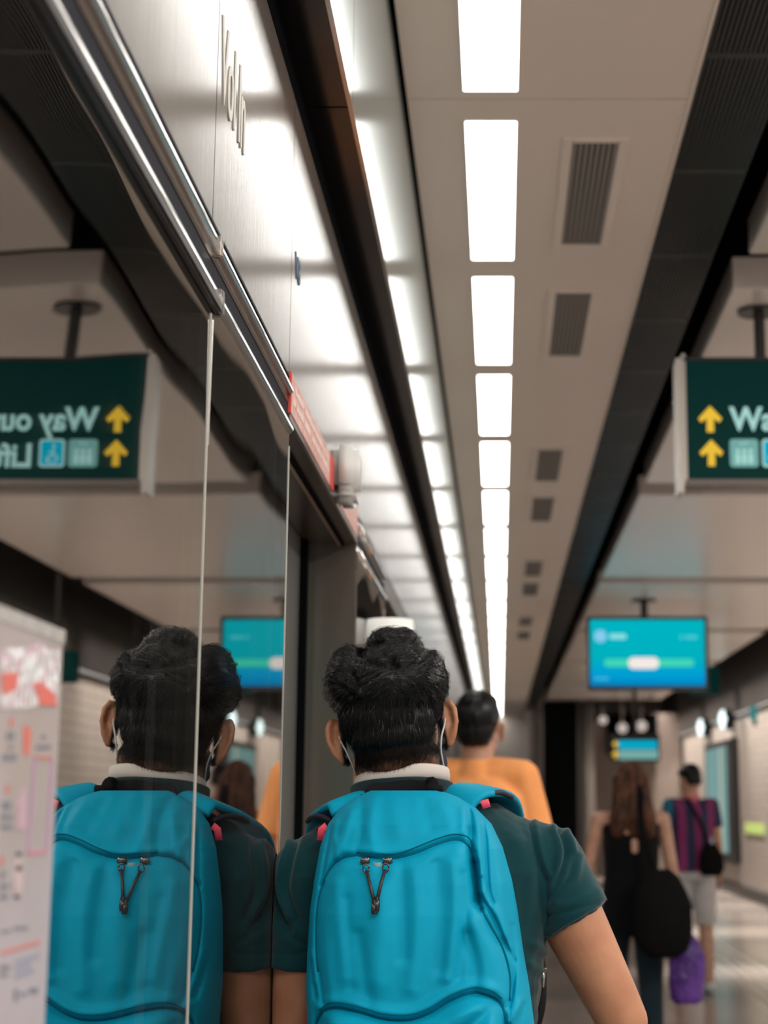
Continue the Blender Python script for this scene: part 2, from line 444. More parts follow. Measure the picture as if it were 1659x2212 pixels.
# doorways: soffit, bead, return glass, recessed door leaf with rubber edge
n_door = 0
for (r0, r1) in rec:
    mb = MB().box(FX-.125, FX+.0, r0, r1, Z(.598), Z(.668))
    mb.box(FX-.001, FX+.003, r0, r1, Z(.6), Z(.609))
    struct('trim_21', mb, M['soffit'])
    struct('trim_22', MB().box(FX-.040, FX-.034, r0+.01, r1-.02, Z(.590), Z(.600)), M['bronze'])
    struct('trim_23', MB().box(FX-.033, FX-.026, r0+.01, r1-.02, Z(.592), Z(.600)), M['black'])
    n_door += 1
    d = empty('door_%d' % n_door, (0, 0, 0), kind='structure')
    MB().box(FX-.140, FX-.128, r0-.3, r1+.02, 0, Z(.60)).build('door_glass', M['glass'], d)
    MB().box(FX-.128, FX-.104, r1-.085, r1-.055, 0, Z(.597), .002).build('rubber_edge', M['rubber'], d)
    MB().box(FX-.126, FX-.112, r1-.055, r1-.045, 0, Z(.597), .002).build('metal_edge', M['frame'], d)
    MB().box(FX-.127, FX-.118, r1-.36, r1-.11, 0, Z(.597), .002).build('door_stile', mat('stile_grey', (.20, .20, .19), .25, .6), d)  # grey strip stands in for reflections in the door glass
    MB().box(FX-.12, FX+.001, r1-.003, r1+.01, 0, Z(.598)).build('return_panel', M['ret'], d)
    MB().box(FX-.12, FX-.004, r0-.012, r0-.002, 0, Z(.598)).build('jamb', M['steel_d'], d)
# fixed glazing between the doorways
w = 0
for a, b in wallruns:
    cuts = [a, b]
    if a == Y0: cuts = [a, .2, 1.773, b]
    elif b-a > 1.6: cuts = [a, (a+b)/2, b]
    for c0, c1 in zip(cuts, cuts[1:]):
        w += 1
        win = empty('window_%d' % w, (0, 0, 0), kind='structure')
        MB().box(GX-.012, GX, c0+.0025, c1-.0025, 0, Z(.580)).build('pane', M['glass'], win)
        MB().box(GX-.013, GX+.0012, c1-.0030, c1+.0012, 0, Z(.555)).build('edge_strip', M['frame'], win)
        if c1 == 1.773: MB().box(GX-.055, GX-.034, c1+.05, c1+.175, 0, Z(.45)).build('inner_mullion', mat('mullion_pale', (.75, .72, .66), .5), win)
# slim round bar below the end of the cover profile
mb = MB().cyl((GX+.0015, 1.775, Z(.40)), (GX+.0015, 1.775, Z(.548)), .0006, .0020)
struct('trim_24', mb, M['steel_r'])

# ---- far structures at the end of the platform
o = tag(MB().box(.86, 1.50, 31, 31.7, 0, CZ, .01).build('pillar', M['pillar']), 'black square pillar at the far end of the platform', 'pillar')
o = tag(MB().box(.62, .85, 32.6, 32.9, 0, CZ).box(.66, .74, 32.5, 32.6, .2, 3.0).build('pillar', M['brownwall']), 'narrow brown post left of the black pillar', 'pillar')
o = tag(MB().cyl((1.72, 31.3, 0), (1.72, 31.3, CZ), .13, n=24).build('pillar', M['greypil'], smooth=True), 'round grey steel column right of the black pillar', 'pillar')
struct('trim_25', MB().box(1.9, 3.64, 32.4, 32.6, 0, CZ-.15).box(1.9, 2.3, 32.2, 32.4, 0, 3.0), M['brownwall'])
struct('trim_26', MB().box(2.15, 3.15, 32.1, 32.4, 2.35, 3.15), M['black'])
for nm, (x, z, r, lab) in enumerate([(2.06, 3.02, .085, 'leftmost'), (2.44, 2.86, .10, 'middle'), (2.82, 2.90, .11, 'rightmost')]):
    t = empty('pendant_lamp', (x, 31.9, z), label='%s of the three pale lamps hanging in the dark opening below the screen' % lab, cat='lamp', group='pale lamps in the dark opening')
    MB().sph((0, 0, 0), r, 16).build('globe', emi('lamp_pale', (.55, .47, .42), .9), t, True)
    MB().cyl((0, 0, r), (0, 0, 3.3-z), .02, n=8).build('stem', M['cream'], t)
# ================================================================== CEILING FITTINGS
lamp = emi('tube_white', (1.0, .985, .94), 8)
lightproto = None
for k in range(-4, 23):
    y = 4.325+1.387*k
    if lightproto is None:
        t = empty('ceiling_light', (-.0235, y, CZ))
        mb = MB()
        mb.prism([(-.0735, -.0), (.0735, -.0), (.0735, 1.18), (-.0735, 1.18)], -.004, -.0005, 'z')
        mb.build('diffuser', lamp, t)
        mb = MB().box(-.080, -.0735, -.006, 1.186, -.005, 0).box(.0735, .080, -.006, 1.186, -.005, 0).box(-.08, .08, -.012, -.006, -.005, 0).box(-.08, .08, 1.180, 1.186, -.005, 0)
        mb.build('frame', M['ceil'], t); lightproto = t
    else:
        t = copy_tree(lightproto); t.location = (-.0235, y, CZ)
    tag(t, 'glowing rectangular white ceiling light, one of the long row running down the platform', 'ceiling light', 'white ceiling light panels in a row')
names = ['nearest', 'second nearest', 'third nearest', 'fourth nearest', 'fifth nearest', 'sixth nearest', 'seventh nearest', 'eighth nearest']
vp = None
for k, y in enumerate([4.47, 5.89, 8.66, 10.07, 12.8, 14.1, 16.75, 18.2]):
    if vp is None:
        t = empty('air_vent', (.287, y, CZ))
        MB().box(-.10, -.068, -.03, .905, -.006, 0, .002).box(.068, .10, -.03, .905, -.006, 0, .002).box(-.068, .068, -.03, -.0, -.006, 0, .002).box(-.068, .068, .875, .905, -.006, 0, .002).build('frame', M['ceil'], t)
        MB().box(-.068, .068, 0, .875, -.0012, -.0004).build('backing', mat('vent_dark', (.05, .045, .042), .6), t)
        mb = MB()
        for q in range(8):
            x = -.06+q*.12/7; mb.box(x-.0045, x+.0045, 0, .875, -.0058, -.0014)
        mb.build('slats', mat('vent_slat', (.27, .235, .21), .5), t); vp = t
    else:
        t = copy_tree(vp); t.location = (.287, y, CZ)
    tag(t, '%s slatted air vent in the beige ceiling right of the lights' % names[k], 'vent', 'ceiling air vents')

# ================================================================== SIGNS AND SCREENS
def flat_text(body, size, x, z, m, name, parent, y=-.0032, bold=.0, ext=.001, sx=1.0):
    me = text_mesh(body, size, ext, bold); o = link(name, me, m, parent)
    o.rotation_euler = (PI/2, 0, 0); o.location = (x, y, z); o.scale = (sx, 1, 1); return o
# hanging exit sign, its own frame: x right, z up from its lower left corner
P0 = at(1488, 1035, 6.2)
sg = empty('hanging_sign', P0, label='dark green hanging sign with yellow arrows reading Way out and Lift', cat='sign')
pxm = 6.2/F
def sx(px): return (px-1488)*pxm
def sz(py): return (1030-py)*pxm/CT
W_, H_ = 2.0, sz(770)
MB().box(0, W_, 0, .10, 0, H_, .003).build('panel', M['signgreen'], sg)
MB().box(-.012, W_+.012, -.006, .106, H_, H_+.014, .003).build('top_rail', M['darkmetal'], sg)
MB().box(-.012, W_+.012, -.004, .104, -.026, 0, .003).build('bottom_rail', mat('sign_underrail', (.14, .11, .095), .4), sg)
MB().prism([(-.045, -.02), (-.04, .12), (-.022, .12), (-.02, -.02)], -.055, H_+.005, 'z').build('end_cap', M['cream'], sg)
MB().box(-.019, -.003, .0, .10, -.02, H_+.03, .003).build('end_trim', M['cream'], sg)
for px, nm in ((1655, 'stem'), (1655+590, 'stem')):
    if sx(px) < W_+.1:
        MB().cyl((sx(px), .05, H_), (sx(px), .05, CZ-P0.z), .022).cyl((sx(px), .05, CZ-P0.z-.012), (sx(px), .05, CZ-P0.z), .085, n=24).build(nm, M['darkmetal'], sg)
def arrow(cx, cz, s, parent):
    pts = [(0, .5), (.46, .02), (.36, -.13), (.14, .02), (.14, -.5), (-.14, -.5), (-.14, .02), (-.36, -.13), (-.46, .02)]
    MB().prism([(cx+a*s*.95, cz+b*s) for a, b in pts], -.004, -.0005, 'y').build('arrow', M['signyellow'], parent)
arrow(sx(1537), sz(899), .105, sg); arrow(sx(1538), sz(973), .105, sg)
flat_text('Way out', .130, sx(1581), sz(923), M['signwhite'], 'lettering', sg, bold=.0035, sx=.90)
flat_text('Lift', .130, sx(1718), sz(1003), M['signwhite'], 'lettering', sg, bold=.0035, sx=.92)
def rrect(x0, x1, z0, z1, r, n=5):
    pts = []
    for cx, cz, a0 in ((x1-r, z1-r, 0), (x0+r, z1-r, 90), (x0+r, z0+r, 180), (x1-r, z0+r, 270)):
        for k in range(n+1):
            a = math.radians(a0+90*k/n); pts.append((cx+r*math.cos(a), cz+r*math.sin(a)))
    return pts
ic = MB().prism(rrect(sx(1578), sx(1640), sz(1004), sz(943), .014), -.003, -.0004, 'y').build('lift_pictogram', M['signpale'], sg)
mb = MB()
for q, ox in enumerate((1595, 1609, 1623)):                      # three riders in the lift car
    mb.cyl((sx(ox), -.0048, sz(969)), (sx(ox), -.0032, sz(969)), .0085, n=14)
    mb.prism(rrect(sx(ox)-.0095, sx(ox)+.0095, sz(997), sz(975), .004), -.0046, -.0031, 'y')
mb.prism([(sx(1601), sz(956)), (sx(1607), sz(956)), (sx(1604), sz(949))], -.0046, -.0031, 'y')
mb.prism([(sx(1611), sz(949)), (sx(1617), sz(949)), (sx(1614), sz(956))], -.0046, -.0031, 'y')
mb.build('riders', M['signwhite'], ic)
ic = MB().prism(rrect(sx(1648), sx(1704), sz(1004), sz(943), .014), -.003, -.0004, 'y').build('wheelchair_border', M['signwhite'], sg)
MB().prism(rrect(sx(1648)+.008, sx(1704)-.008, sz(1004)+.008, sz(943)-.008, .010), -.0042, -.003, 'y').build('wheelchair_field', M['signblue'], ic)
mb = MB(); wx, wz = sx(1674), sz(985)
ringp = [(wx+.019*math.cos(a), -.0050, wz+.019*math.sin(a)) for a in [math.radians(130+q*26) for q in range(11)]]
mb.tube(ringp, .0028, 6)
mb.tube([(wx-.004, -.005, wz+.040), (wx-.002, -.005, wz+.006), (wx+.016, -.005, wz+.006), (wx+.024, -.005, wz-.018)], .0032, 6)
mb.tube([(wx-.003, -.005, wz+.024), (wx+.014, -.005, wz+.024)], .0028, 6); mb.sph((wx-.004, -.005, wz+.050), .006, 10)
mb.build('wheelchair_figure', M['signwhite'], ic)

def screen_mat():
    m, n, out = nt('screen_picture'); e = n.nodes.new('ShaderNodeEmission'); tc = n.nodes.new('ShaderNodeTexCoord')
    sp = n.nodes.new('ShaderNodeSeparateXYZ'); n.links.new(tc.outputs['Object'], sp.inputs[0])
    cr = n.nodes.new('ShaderNodeValToRGB'); n.links.new(sp.outputs['Z'], cr.inputs[0])
    el = cr.color_ramp.elements
    el[0].position = 0; el[0].color = (0, .16, .42, 1); el[1].position = .14; el[1].color = (0, .32, .62, 1)
    a = el.new(.30); a.color = (0, .40, .48, 1); a = el.new(.62); a.color = (0, .42, .50, 1)
    n.links.new(cr.outputs[0], e.inputs[0]); e.inputs[1].default_value = .58
    n.links.new(e.outputs[0], out.inputs[0]); return m
d = 15.2; q0 = at(1268, 1490, d); k_ = d/F
tv = empty('display_screen', q0, label='large flat screen with a turquoise picture hanging from the right ceiling', cat='screen')
TW, TH = 264*k_, 157*k_/CT
MB().box(0, TW, 0, .09, 0, TH, .006).build('housing', M['tvblack'], tv)
MB().box(.035, TW-.035, -.003, .001, .035, TH-.035).build('picture', screen_mat(), tv)
def tz(py): return (1490-py)*k_/CT
def tx(px): return (px-1268)*k_
MB().prism(rrect(tx(1306), tx(1500), tz(1441), tz(1425), .03), -.006, -.003, 'y').build('green_bar', emi('bar_green', (.05, .62, .42), 1), tv)
MB().prism(rrect(tx(1358), tx(1424), tz(1446), tz(1421), .05), -.010, -.006, 'y').build('white_pill', emi('pill_white', (.80, .72, .68), 1.05), tv)
MB().prism([(tx(1298)+.06*math.cos(a*PI/8), tz(1376)+.06*math.sin(a*PI/8)) for a in range(16)], -.006, -.003, 'y').build('round_emblem', emi('emblem', (.22, .55, .80), 1), tv)
MB().prism(rrect(tx(1318), tx(1354), tz(1382), tz(1371), .015), -.006, -.003, 'y').build('caption_bar', emi('caption', (.25, .70, .72), 1), tv)
CAP = emi('caption2', (.10, .60, .66), 1)
for px in (1474, 1486, 1492, 1499, 1505): MB().box(tx(px)-.009, tx(px)+.009, -.005, -.003, tz(1382), tz(1374)).build('caption_mark', CAP, tv)
for px in range(1288, 1318, 6): MB().box(tx(px)-.007, tx(px)+.007, -.005, -.003, tz(1469), tz(1464)).build('caption_mark', CAP, tv)
MB().cyl((tx(1395), .05, TH), (tx(1395), .05, CZ-q0.z), .035).cyl((tx(1395), .05, CZ-q0.z-.02), (tx(1395), .05, CZ-q0.z), .12, n=20).build('stem', M['tvblack'], tv)
# darker sign just behind it
q = at(1490, 1500, 18.5)
t = empty('hanging_sign', q, label='dark green sign partly hidden behind the turquoise screen', cat='sign')
kk = 18.5/F
MB().box(0, 65*kk, 0, .1, 0, 60*kk, .006).build('panel', M['signgreen'], t)
MB().cyl((.17, .05, 60*kk), (.17, .05, CZ-q.z), .03).build('stem', M['darkmetal'], t)
# small far sign in turquoise with yellow arrows
q = at(1322, 1642, 24.0); kk = 24/F
t = empty('hanging_sign', q, label='small far hanging sign in turquoise with yellow arrows above the long-haired person', cat='sign')
MB().box(-.03, 104*kk, 0, .12, -.02, 56*kk, .01).build('panel', M['tvblack'], t)
MB().box(14*kk, 98*kk, -.006, 0, 24*kk, 42*kk).build('upper_line', M['signblue'], t)
MB().box(14*kk, 100*kk, -.006, 0, 2*kk, 22*kk).build('lower_line', M['signpale'], t)
arrow(8*kk, 12*kk, .13, t); arrow(8*kk, 34*kk, .11, t)
MB().cyl((52*kk, .06, 56*kk), (52*kk, .06, CZ-q.z), .03).build('stem', M['darkmetal'], t)
# lit round sign over the right of the platform, seen in the glass
t = empty('round_lit_sign', (2.92, 13.5, CAMZ+1.0), label='dark hanging sign with a bright round light, seen only in the glass at far left', cat='sign')
MB().box(-.02, .36, 0, .1, 0, .27, .01).build('panel', M['signgreen'], t)
MB().cyl((.22, -.012, .13), (.22, 0, .13), .085, n=24).build('round_light', emi('disc', (.75, .95, .9), 2.0), t)
MB().cyl((.17, .05, .27), (.17, .05, .93), .02).build('stem', M['darkmetal'], t)

# ---- right wall fittings
t = empty('lit_display_case', (3.70, 0, 0), label='tall turquoise lit display case in a dark frame on the tiled wall', cat='display case')
MB().box(-.09, 0, 25.0, 28.4, .48, 2.40, .01).build('frame', M['skirt'], t)
MB().box(-.10, -.09, 25.7, 28.2, .62, 2.30).build('lit_panel', emi('case_teal', (.17, .30, .29), 1), t)
MB().box(-.101, -.0985, 26.2, 26.5, .62, 2.30).build('lit_stripe', emi('case_pale', (.38, .42, .33), 1), t)
for y, lab in ((25.4, 'nearer'), (28.2, 'farther')):
    t = empty('wall_lamp', (3.68, y, CAMZ+1.30), label='%s bright round lamp on the tiled wall above the display case' % lab, cat='lamp', group='round lamps above the display case')
    MB().box(-.14, .02, -.16, .16, -.16, .16, .02).build('housing', M['tvblack'], t)
    MB().sph((-.14, 0, 0), .15, 20, (.5, 1, 1)).build('lens', emi('lens_white', (.72, .86, .84), 2.2), t, True)
t = tag(MB().box(3.66, 3.69, 23.1, 23.5, CAMZ+1.18, CAMZ+1.42).build('wall_plate', emi('plate_teal', (.03, .20, .19), 1)), 'small teal plate high on the tiled wall right of the lamps', 'plate')
mb = MB()
for k in range(6): mb.box(3.68, 3.70, 24.4-k*.29-.22, 24.4-k*.29, CAMZ-.44, CAMZ-.28, .01)
tag(mb.build('wall_lettering', mat('lime', (.42, .52, .16), .5, emit=(.35, .45, .12), estr=.4)), 'lime green lettering low on the tiled wall at the right edge', 'lettering')
mb = MB()
for k in range(4):
    x = 1.90+k*.11; mb.box(x, x+.035, 3, 30, .0005, .004)
tag(mb.build('guide_strips', mat('guide', (.30, .265, .235), .4)), 'pale parallel guide strips set along the floor at right', 'floor strip')

# ---- things on the header and glass
stick = [(2.478, 3.14, 'red notice strip with pale lettering at the start of the doorway header'),
         (3.30, 3.70, 'faded red notice strip beyond the white box on the header')]
for a, b, lab in stick:
    t = empty('notice_strip', (FX, a, Z(.612)), label=lab, cat='notice', group='red notice strips on the header')
    MB().box(0, .0035, 0, b-a, 0, .066, .001).build('strip', M['red'], t)
    MB().box(-.002, .0038, -.004, .004, -.001, .067).build('edge', M['redplain'], t)
    if b-a > .5:
        MB().box(.0036, .0045, b-a-.07, b-a, .0, .066).build('end_block', M['redplain'], t)
    mb = MB(); rr = random.Random(4)
    for row in (.042, .020):
        yq = .03
        while yq < b-a-.09:
            w_ = rr.uniform(.006, .013)
            if rr.random() > .18: mb.box(.0036, .0042, yq, yq+w_, row, row+rr.uniform(.008, .013))
            yq += w_+.004
    mb.build('pale_lettering', mat('pale_print', (.78, .62, .57), .5), t)
t = empty('indicator_box', (FX, 3.14, Z(.60)), label='white rounded indicator box sticking out from the header beside the red strips', cat='indicator box')
MB().box(0, .050, .01, .13, .022, .115, .012).build('housing', M['white'], t, True)
MB().box(.004, .046, .015, .125, .0, .022, .009).build('lens', mat('clear_lens', (.45, .44, .42), .12, spec=.8), t, True)
t = empty('drum_lamp', (-.272, 3.98, Z(.395)), label='white round drum fitting mounted on the door wall just behind the man\'s hair', cat='lamp')
MB().cyl((0, 0, 0), (0, 0, .055), .062, .058, n=32).build('drum', mat('drum_white', (.75, .74, .70), .4, emit=(.8, .78, .72), estr=.25), t, True)
MB().box(-.062, -.02, -.012, .012, .02, .045).build('bracket', M['greypil'], t)
# small lettering on the brushed steel header
def wall_text(body, size, y, z, m, sxx, lab, bold=0):
    me = text_mesh(body, size, .0006, bold); o = link('lettering', me, m, HEADER)
    o.rotation_euler = (PI/2, 0, PI/2); o.location = (FX+.0009, y, z); o.scale = (sxx, 1, 1)
    o['label'] = lab; return o
wall_text('Vol ln', .155, 1.80, Z(.835), mat('etched', (.72, .70, .64), .45), .50, 'pale lettering on the near brushed steel header panel')
wall_text('V8', .062, 2.515, Z(.852), mat('blue_print', (.10, .16, .25), .45), .9, 'small blue-grey characters on the steel header right of the dark seam')

# ---- A4 notice in a plastic sleeve stuck to the glass
no = empty('notice_poster', (GX+.004, .985, 0), label='white printed notice in a clear sleeve stuck to the glass at far left', cat='poster')
PZ0, PZ1 = Z(-.158), Z(.119)
PWY = .215
MB().box(-.001, .0005, 0, PWY, PZ0, PZ1).build('paper', mat('paper', (.34, .29, .27), .35, spec=.3, noise=((3, 3, 3), (.42, .37, .40), .4, .6)), no)
slv = MB().box(-.0018, .0012, -.004, PWY+.003, PZ1-.001, PZ1+.009).build('sleeve_top', mat('sleeve', (.42, .40, .38), .12, spec=.8, bump=((8, 60, 60), .6, .004)), no)
def pmark(name, y0, y1, z0, z1, m, parent=no):
    return MB().box(.0007, .0010, y0, y1, PZ0+z0, PZ0+z1).build(name, m, parent)
pink = mat('print_pink', (.62, .16, .26), .5); red = mat('print_red', (.60, .13, .10), .5); grey = mat('print_grey', (.16, .17, .20), .5)
violet = mat('print_violet', (.42, .20, .42), .5)
shine = mat('crinkled_film', (.72, .78, .76), .15, spec=.9, bump=((9, 120, 60), 1, .01), noise=((9, 150, 60), (.55, .25, .36), .45, .62))
def py_(px, py):     # photo pixel on the notice -> (y,z above its foot)
    x = -(GX+.004); dd = F*x/(VX-px); zz = (1735-py)*CT*dd/F
    return (dd-zz*ST)/CT-.985, CAMZ+zz-PZ0
def pq(name, pts, m, th=.0012):
    q = [py_(*p) for p in pts]
    return MB().prism([(a, PZ0+b) for a, b in q], .0006, th, 'x').build(name, m, no)
pq('heading_block', [(0, 1405), (20, 1400), (60, 1400), (85, 1390), (100, 1405), (126, 1405), (120, 1525), (95, 1520), (60, 1530), (0, 1530)], shine)
pq('heading_patch', [(0, 1455), (34, 1452), (32, 1490), (0, 1500)], red, .0016)
pq('heading_patch', [(68, 1475), (86, 1473), (118, 1505), (116, 1526), (82, 1522)], red, .0016)
pq('code_frame', [(72, 1634), (110, 1636), (110, 1640), (72, 1638)], red)
pq('code_frame', [(72, 1636), (74, 1636), (58, 1843), (56, 1843)], violet)
pq('code_frame', [(109, 1638), (111, 1638), (99, 1840), (97, 1840)], violet)
pq('code_frame', [(56, 1840), (98, 1837), (98, 1842), (56, 1846)], pink)
for (x, y, w_, h) in [(20, 1590, 14, 16), (20, 1616, 6, 8), (18, 1636, 30, 12), (12, 1740, 18, 18), (12, 1765, 26, 10), (12, 1786, 24, 10), (92, 1592, 10, 6), (92, 1614, 30, 8),
                      (4, 1890, 8, 14), (6, 1915, 20, 10), (6, 1937, 18, 10), (10, 2012, 20, 5), (42, 2005, 30, 6), (8, 2090, 22, 8), (6, 2106, 16, 8), (32, 2150, 6, 26), (48, 2148, 12, 8), (70, 2140, 18, 12)]:
    pq('print_line', [(x-w_/2, y-h/2), (x+w_/2, y-h/2-1), (x+w_/2, y+h/2-1), (x-w_/2, y+h/2)], grey)
for (x0, y0, x1, y1, h) in [(32, 2078, 82, 2063, 6), (30, 2094, 64, 2083, 6), (30, 2110, 70, 2096, 7)]:
    pq('print_line', [(x0, y0-h/2), (x1, y1-h/2), (x1, y1+h/2), (x0, y0+h/2)], mat('print_blue', (.22, .24, .34), .5))
pq('rule', [(0, 2056), (84, 2032), (84, 2037), (0, 2061)], red)
pq('arrow_print', [(50, 1568), (60, 1568), (64, 1590), (58, 1632), (50, 1632), (49, 1590)], red)
for (x, y) in [(22, 1560), (14, 1706), (2, 1860)]:
    pq('bullet', [(x-2, y-10), (x+2, y-10), (x+2.5, y+8), (x-2, y+10)], red)
pq('bottle_print', [(46, 1700), (51, 1700), (53, 1735), (52, 1790), (34, 1792), (36, 1738)], mat('print_bottle', (.46, .30, .36), .5))
pq('bottle_cap_print', [(34, 1841), (43, 1841), (42, 1850), (33, 1850)], mat('print_ink', (.02, .02, .04), .5))
pq('bottle_print', [(33, 1852), (42, 1852), (46, 1900), (40, 1932), (29, 1932), (26, 1900)], mat('print_bottle2', (.48, .38, .38), .5))
pq('bottle_label_print', [(33, 1870), (42, 1868), (42, 1882), (32, 1882)], mat('print_green', (.05, .25, .16), .5))
pq('bottle_foot_print', [(29, 1934), (40, 1934), (39, 1941), (29, 1941)], mat('print_ink', (.02, .02, .04), .5))

# ================================================================== PEOPLE
def skin_mat(name, col, stub=None):
    m, n, out = nt(name); p = n.nodes.new('ShaderNodeBsdfPrincipled')
    tc = n.nodes.new('ShaderNodeTexCoord')
    nz = n.nodes.new('ShaderNodeTexNoise'); nz.inputs['Scale'].default_value = 22; nz.inputs['Detail'].default_value = 4
    n.links.new(tc.outputs['Object'], nz.inputs['Vector'])
    mr = n.nodes.new('ShaderNodeMapRange'); mr.inputs[1].default_value = .35; mr.inputs[2].default_value = .7; n.links.new(nz.outputs['Fac'], mr.inputs[0])
    mx = n.nodes.new('ShaderNodeMix'); mx.data_type = 'RGBA'
    mx.inputs[6].default_value = (*col, 1); mx.inputs[7].default_value = (col[0]*.82, col[1]*.72, col[2]*.68, 1)
    n.links.new(mr.outputs[0], mx.inputs[0]); last = mx.outputs[2]
    if stub:
        at_ = n.nodes.new('ShaderNodeAttribute'); at_.attribute_name = 'stubble'
        m3 = n.nodes.new('ShaderNodeMix'); m3.data_type = 'RGBA'; m3.inputs[7].default_value = (.006, .005, .0045, 1)
        n.links.new(at_.outputs['Fac'], m3.inputs[0]); n.links.new(last, m3.inputs[6]); last = m3.outputs[2]
        q1 = n.nodes.new('ShaderNodeMapRange'); q1.inputs[3].default_value = .4; q1.inputs[4].default_value = .04; n.links.new(at_.outputs['Fac'], q1.inputs[0])
        q2 = n.nodes.new('ShaderNodeMapRange'); q2.inputs[3].default_value = .15; q2.inputs[4].default_value = 0; n.links.new(at_.outputs['Fac'], q2.inputs[0])
    n.links.new(last, p.inputs['Base Color'])
    fine = n.nodes.new('ShaderNodeTexNoise'); fine.inputs['Scale'].default_value = 900; n.links.new(tc.outputs['Object'], fine.inputs['Vector'])
    b = n.nodes.new('ShaderNodeBump'); b.inputs['Strength'].default_value = .15; b.inputs['Distance'].default_value = .0005
    n.links.new(fine.outputs['Fac'], b.inputs['Height']); n.links.new(b.outputs[0], p.inputs['Normal'])
    p.inputs['Roughness'].default_value = .48; p.inputs['Specular IOR Level'].default_value = .4
    if stub: n.links.new(q1.outputs[0], p.inputs['Specular IOR Level']); n.links.new(q2.outputs[0], p.inputs['Subsurface Weight'])
    p.inputs['Subsurface Weight'].default_value = .15; p.inputs['Subsurface Radius'].default_value = (.8, .3, .15); p.inputs['Subsurface Scale'].default_value = .006
    n.links.new(p.outputs[0], out.inputs[0]); return m
SKIN = skin_mat('skin_tan', (.45, .21, .115), True)
SKIN2 = skin_mat('skin_light', (.52, .30, .21))
def cloth(name, col, sheen=.1, rough=.85, scale=700, col2=None):
    return mat(name, col, rough, spec=.08, sheen=sheen, bump=((scale, scale, scale), .25, .0006), noise=((9, 9, 6), col2 or tuple(c*.82 for c in col), .4, .65))

def hand(fl, wr, dirv, palm_n, side, r=1.0, curl=.35):
    """five separate curled fingers on a palm; dirv along the hand, palm_n out of the palm, side towards the thumb"""
    dirv, palm_n, side = Vector(dirv).normalized(), Vector(palm_n).normalized(), Vector(side).normalized()
    w = Vector(wr)
    for s_ in (-.028, -.01, .01, .026):
        fl.cap(w+side*s_*.5*r, .015*r, w+dirv*.085*r+side*s_*r, .0115*r)
    for k, (s_, L) in enumerate(((-.032, .055), (-.011, .070), (.011, .074), (.032, .066))):
        p = w+dirv*.085*r+side*s_*r; dv = dirv.copy(); rr = (.0085 if k else .0075)*r
        for j, f in enumerate((.45, .32, .23)):
            dv = (dv*math.cos(curl)+palm_n*math.sin(curl)).normalized(); q = p+dv*L*f*r
            fl.cap(p, rr, q, rr*.9); p = q; rr *= .9
    p = w+dirv*.02*r+side*.030*r; q = p+(dirv*.7+side*.75+palm_n*.3).normalized()*.040*r; s2 = q+(dirv*.95+side*.25+palm_n*.35).normalized()*.034*r
    fl.cap(p, .014*r, q, .010*r).cap(q, .0095*r, s2, .0078*r)

def head_flesh(fl, mt, s=1.0, ears=True):
    """head in a local frame x right, y forward, z up, origin between the ears"""
    def T(*p): return mt @ Vector(p)*1.0
    rot = mt.to_euler()
    e = lambda c, r: fl.ell(mt @ Vector([a*s for a in c]), tuple(a*s for a in r), rot)
    e((0, -.012, .040), (.074, .094, .088)); e((0, .042, .0), (.063, .055, .085)); e((0, .040, -.050), (.054, .052, .052))
    e((0, .078, -.088), (.026, .022, .020)); e((0, -.042, -.028), (.055, .044, .055)); e((0, .09, .028), (.045, .012, .012))
    for q in (-1, 1):
        e((q*.036, .072, -.022), (.024, .020, .022)); e((q*.030, .0, -.055), (.034, .05, .035))
    fl.chain([mt @ Vector(p)*1.0 for p in ((0, .094*s, .018*s), (0, .108*s, -.008*s), (0, .119*s, -.026*s))], [.008*s, .009*s, .012*s])
    e((0, .104, -.028), (.019, .012, .009)); e((0, .093, -.055), (.024, .010, .006)); e((0, .092, -.064), (.021, .010, .006))
    if ears:
        for q in (-1, 1):
            base = Vector((q*.072, -.004, -.012))*s
            fl.ell(mt @ (base+Vector((q*.011, -.006, .004))*s), (.014*s, .0065*s, .030*s), (mt.to_3x3() @ Euler((0, q*-.10, q*.55)).to_matrix()).to_euler())
            rim = [(.004, .004, .020), (.010, -.004, .033), (.020, -.012, .034), (.026, -.016, .022), (.026, -.016, .004), (.020, -.012, -.014), (.011, -.005, -.027), (.004, .003, -.028)]
            fl.chain([mt @ (base+Vector((q*a, b, c))*s) for a, b, c in rim], [.0042*s, .0045*s, .0048*s, .0048*s, .0046*s, .005*s, .0062*s, .0045*s])

def eyes(mt, parent, s=1.0):
    for q in (-1, 1):
        MB().sph(mt @ Vector((q*.032*s, .086*s, .010*s)), .0115*s, 14).build('eye', mat('eye_white', (.7, .68, .65), .2), parent, True)

def add_stubble(me, fn):
    co, _ = get_co(me); a = me.attributes.new('stubble', 'FLOAT', 'POINT'); a.data.foreach_set('value', np.clip(fn(co), 0, 1))

# --------------------------------------------------------------- man with the backpack
MAN = empty('person', (-.11, 2.44, 0), label='person in dark green short-sleeved shirt seen from behind, leaning left shoulder on the glass', cat='person')
def kid(o):           # keep world coordinates of a part while parenting it to a placed Empty
    return o
def part(name, me, m, parent, smooth=True):
    o = link(name, me, m, None, smooth); o.parent = parent
    loc = Vector(parent.matrix_basis.translation)
    top = parent
    # parts under parts sit at identity, so only the top Empty's offset matters
    if parent.type == 'EMPTY': o.location = -loc
    return o
J = dict(
    neck0=at(866, 1745, 2.42), neck1=at(846, 1600, 2.42),
    shL=at(668, 1893, 2.385), elL=at(640, 2210, 2.345), wrL=at(650, 2420, 2.52),
    shR=at(1178, 1868, 2.40), elR=at(1345, 2205, 2.36), wrR=at(1285, 2480, 2.50),
)
CX = (J['shL'].x+J['shR'].x)/2+.005; BY = 2.476
HD = at(850, 1572, 2.44)
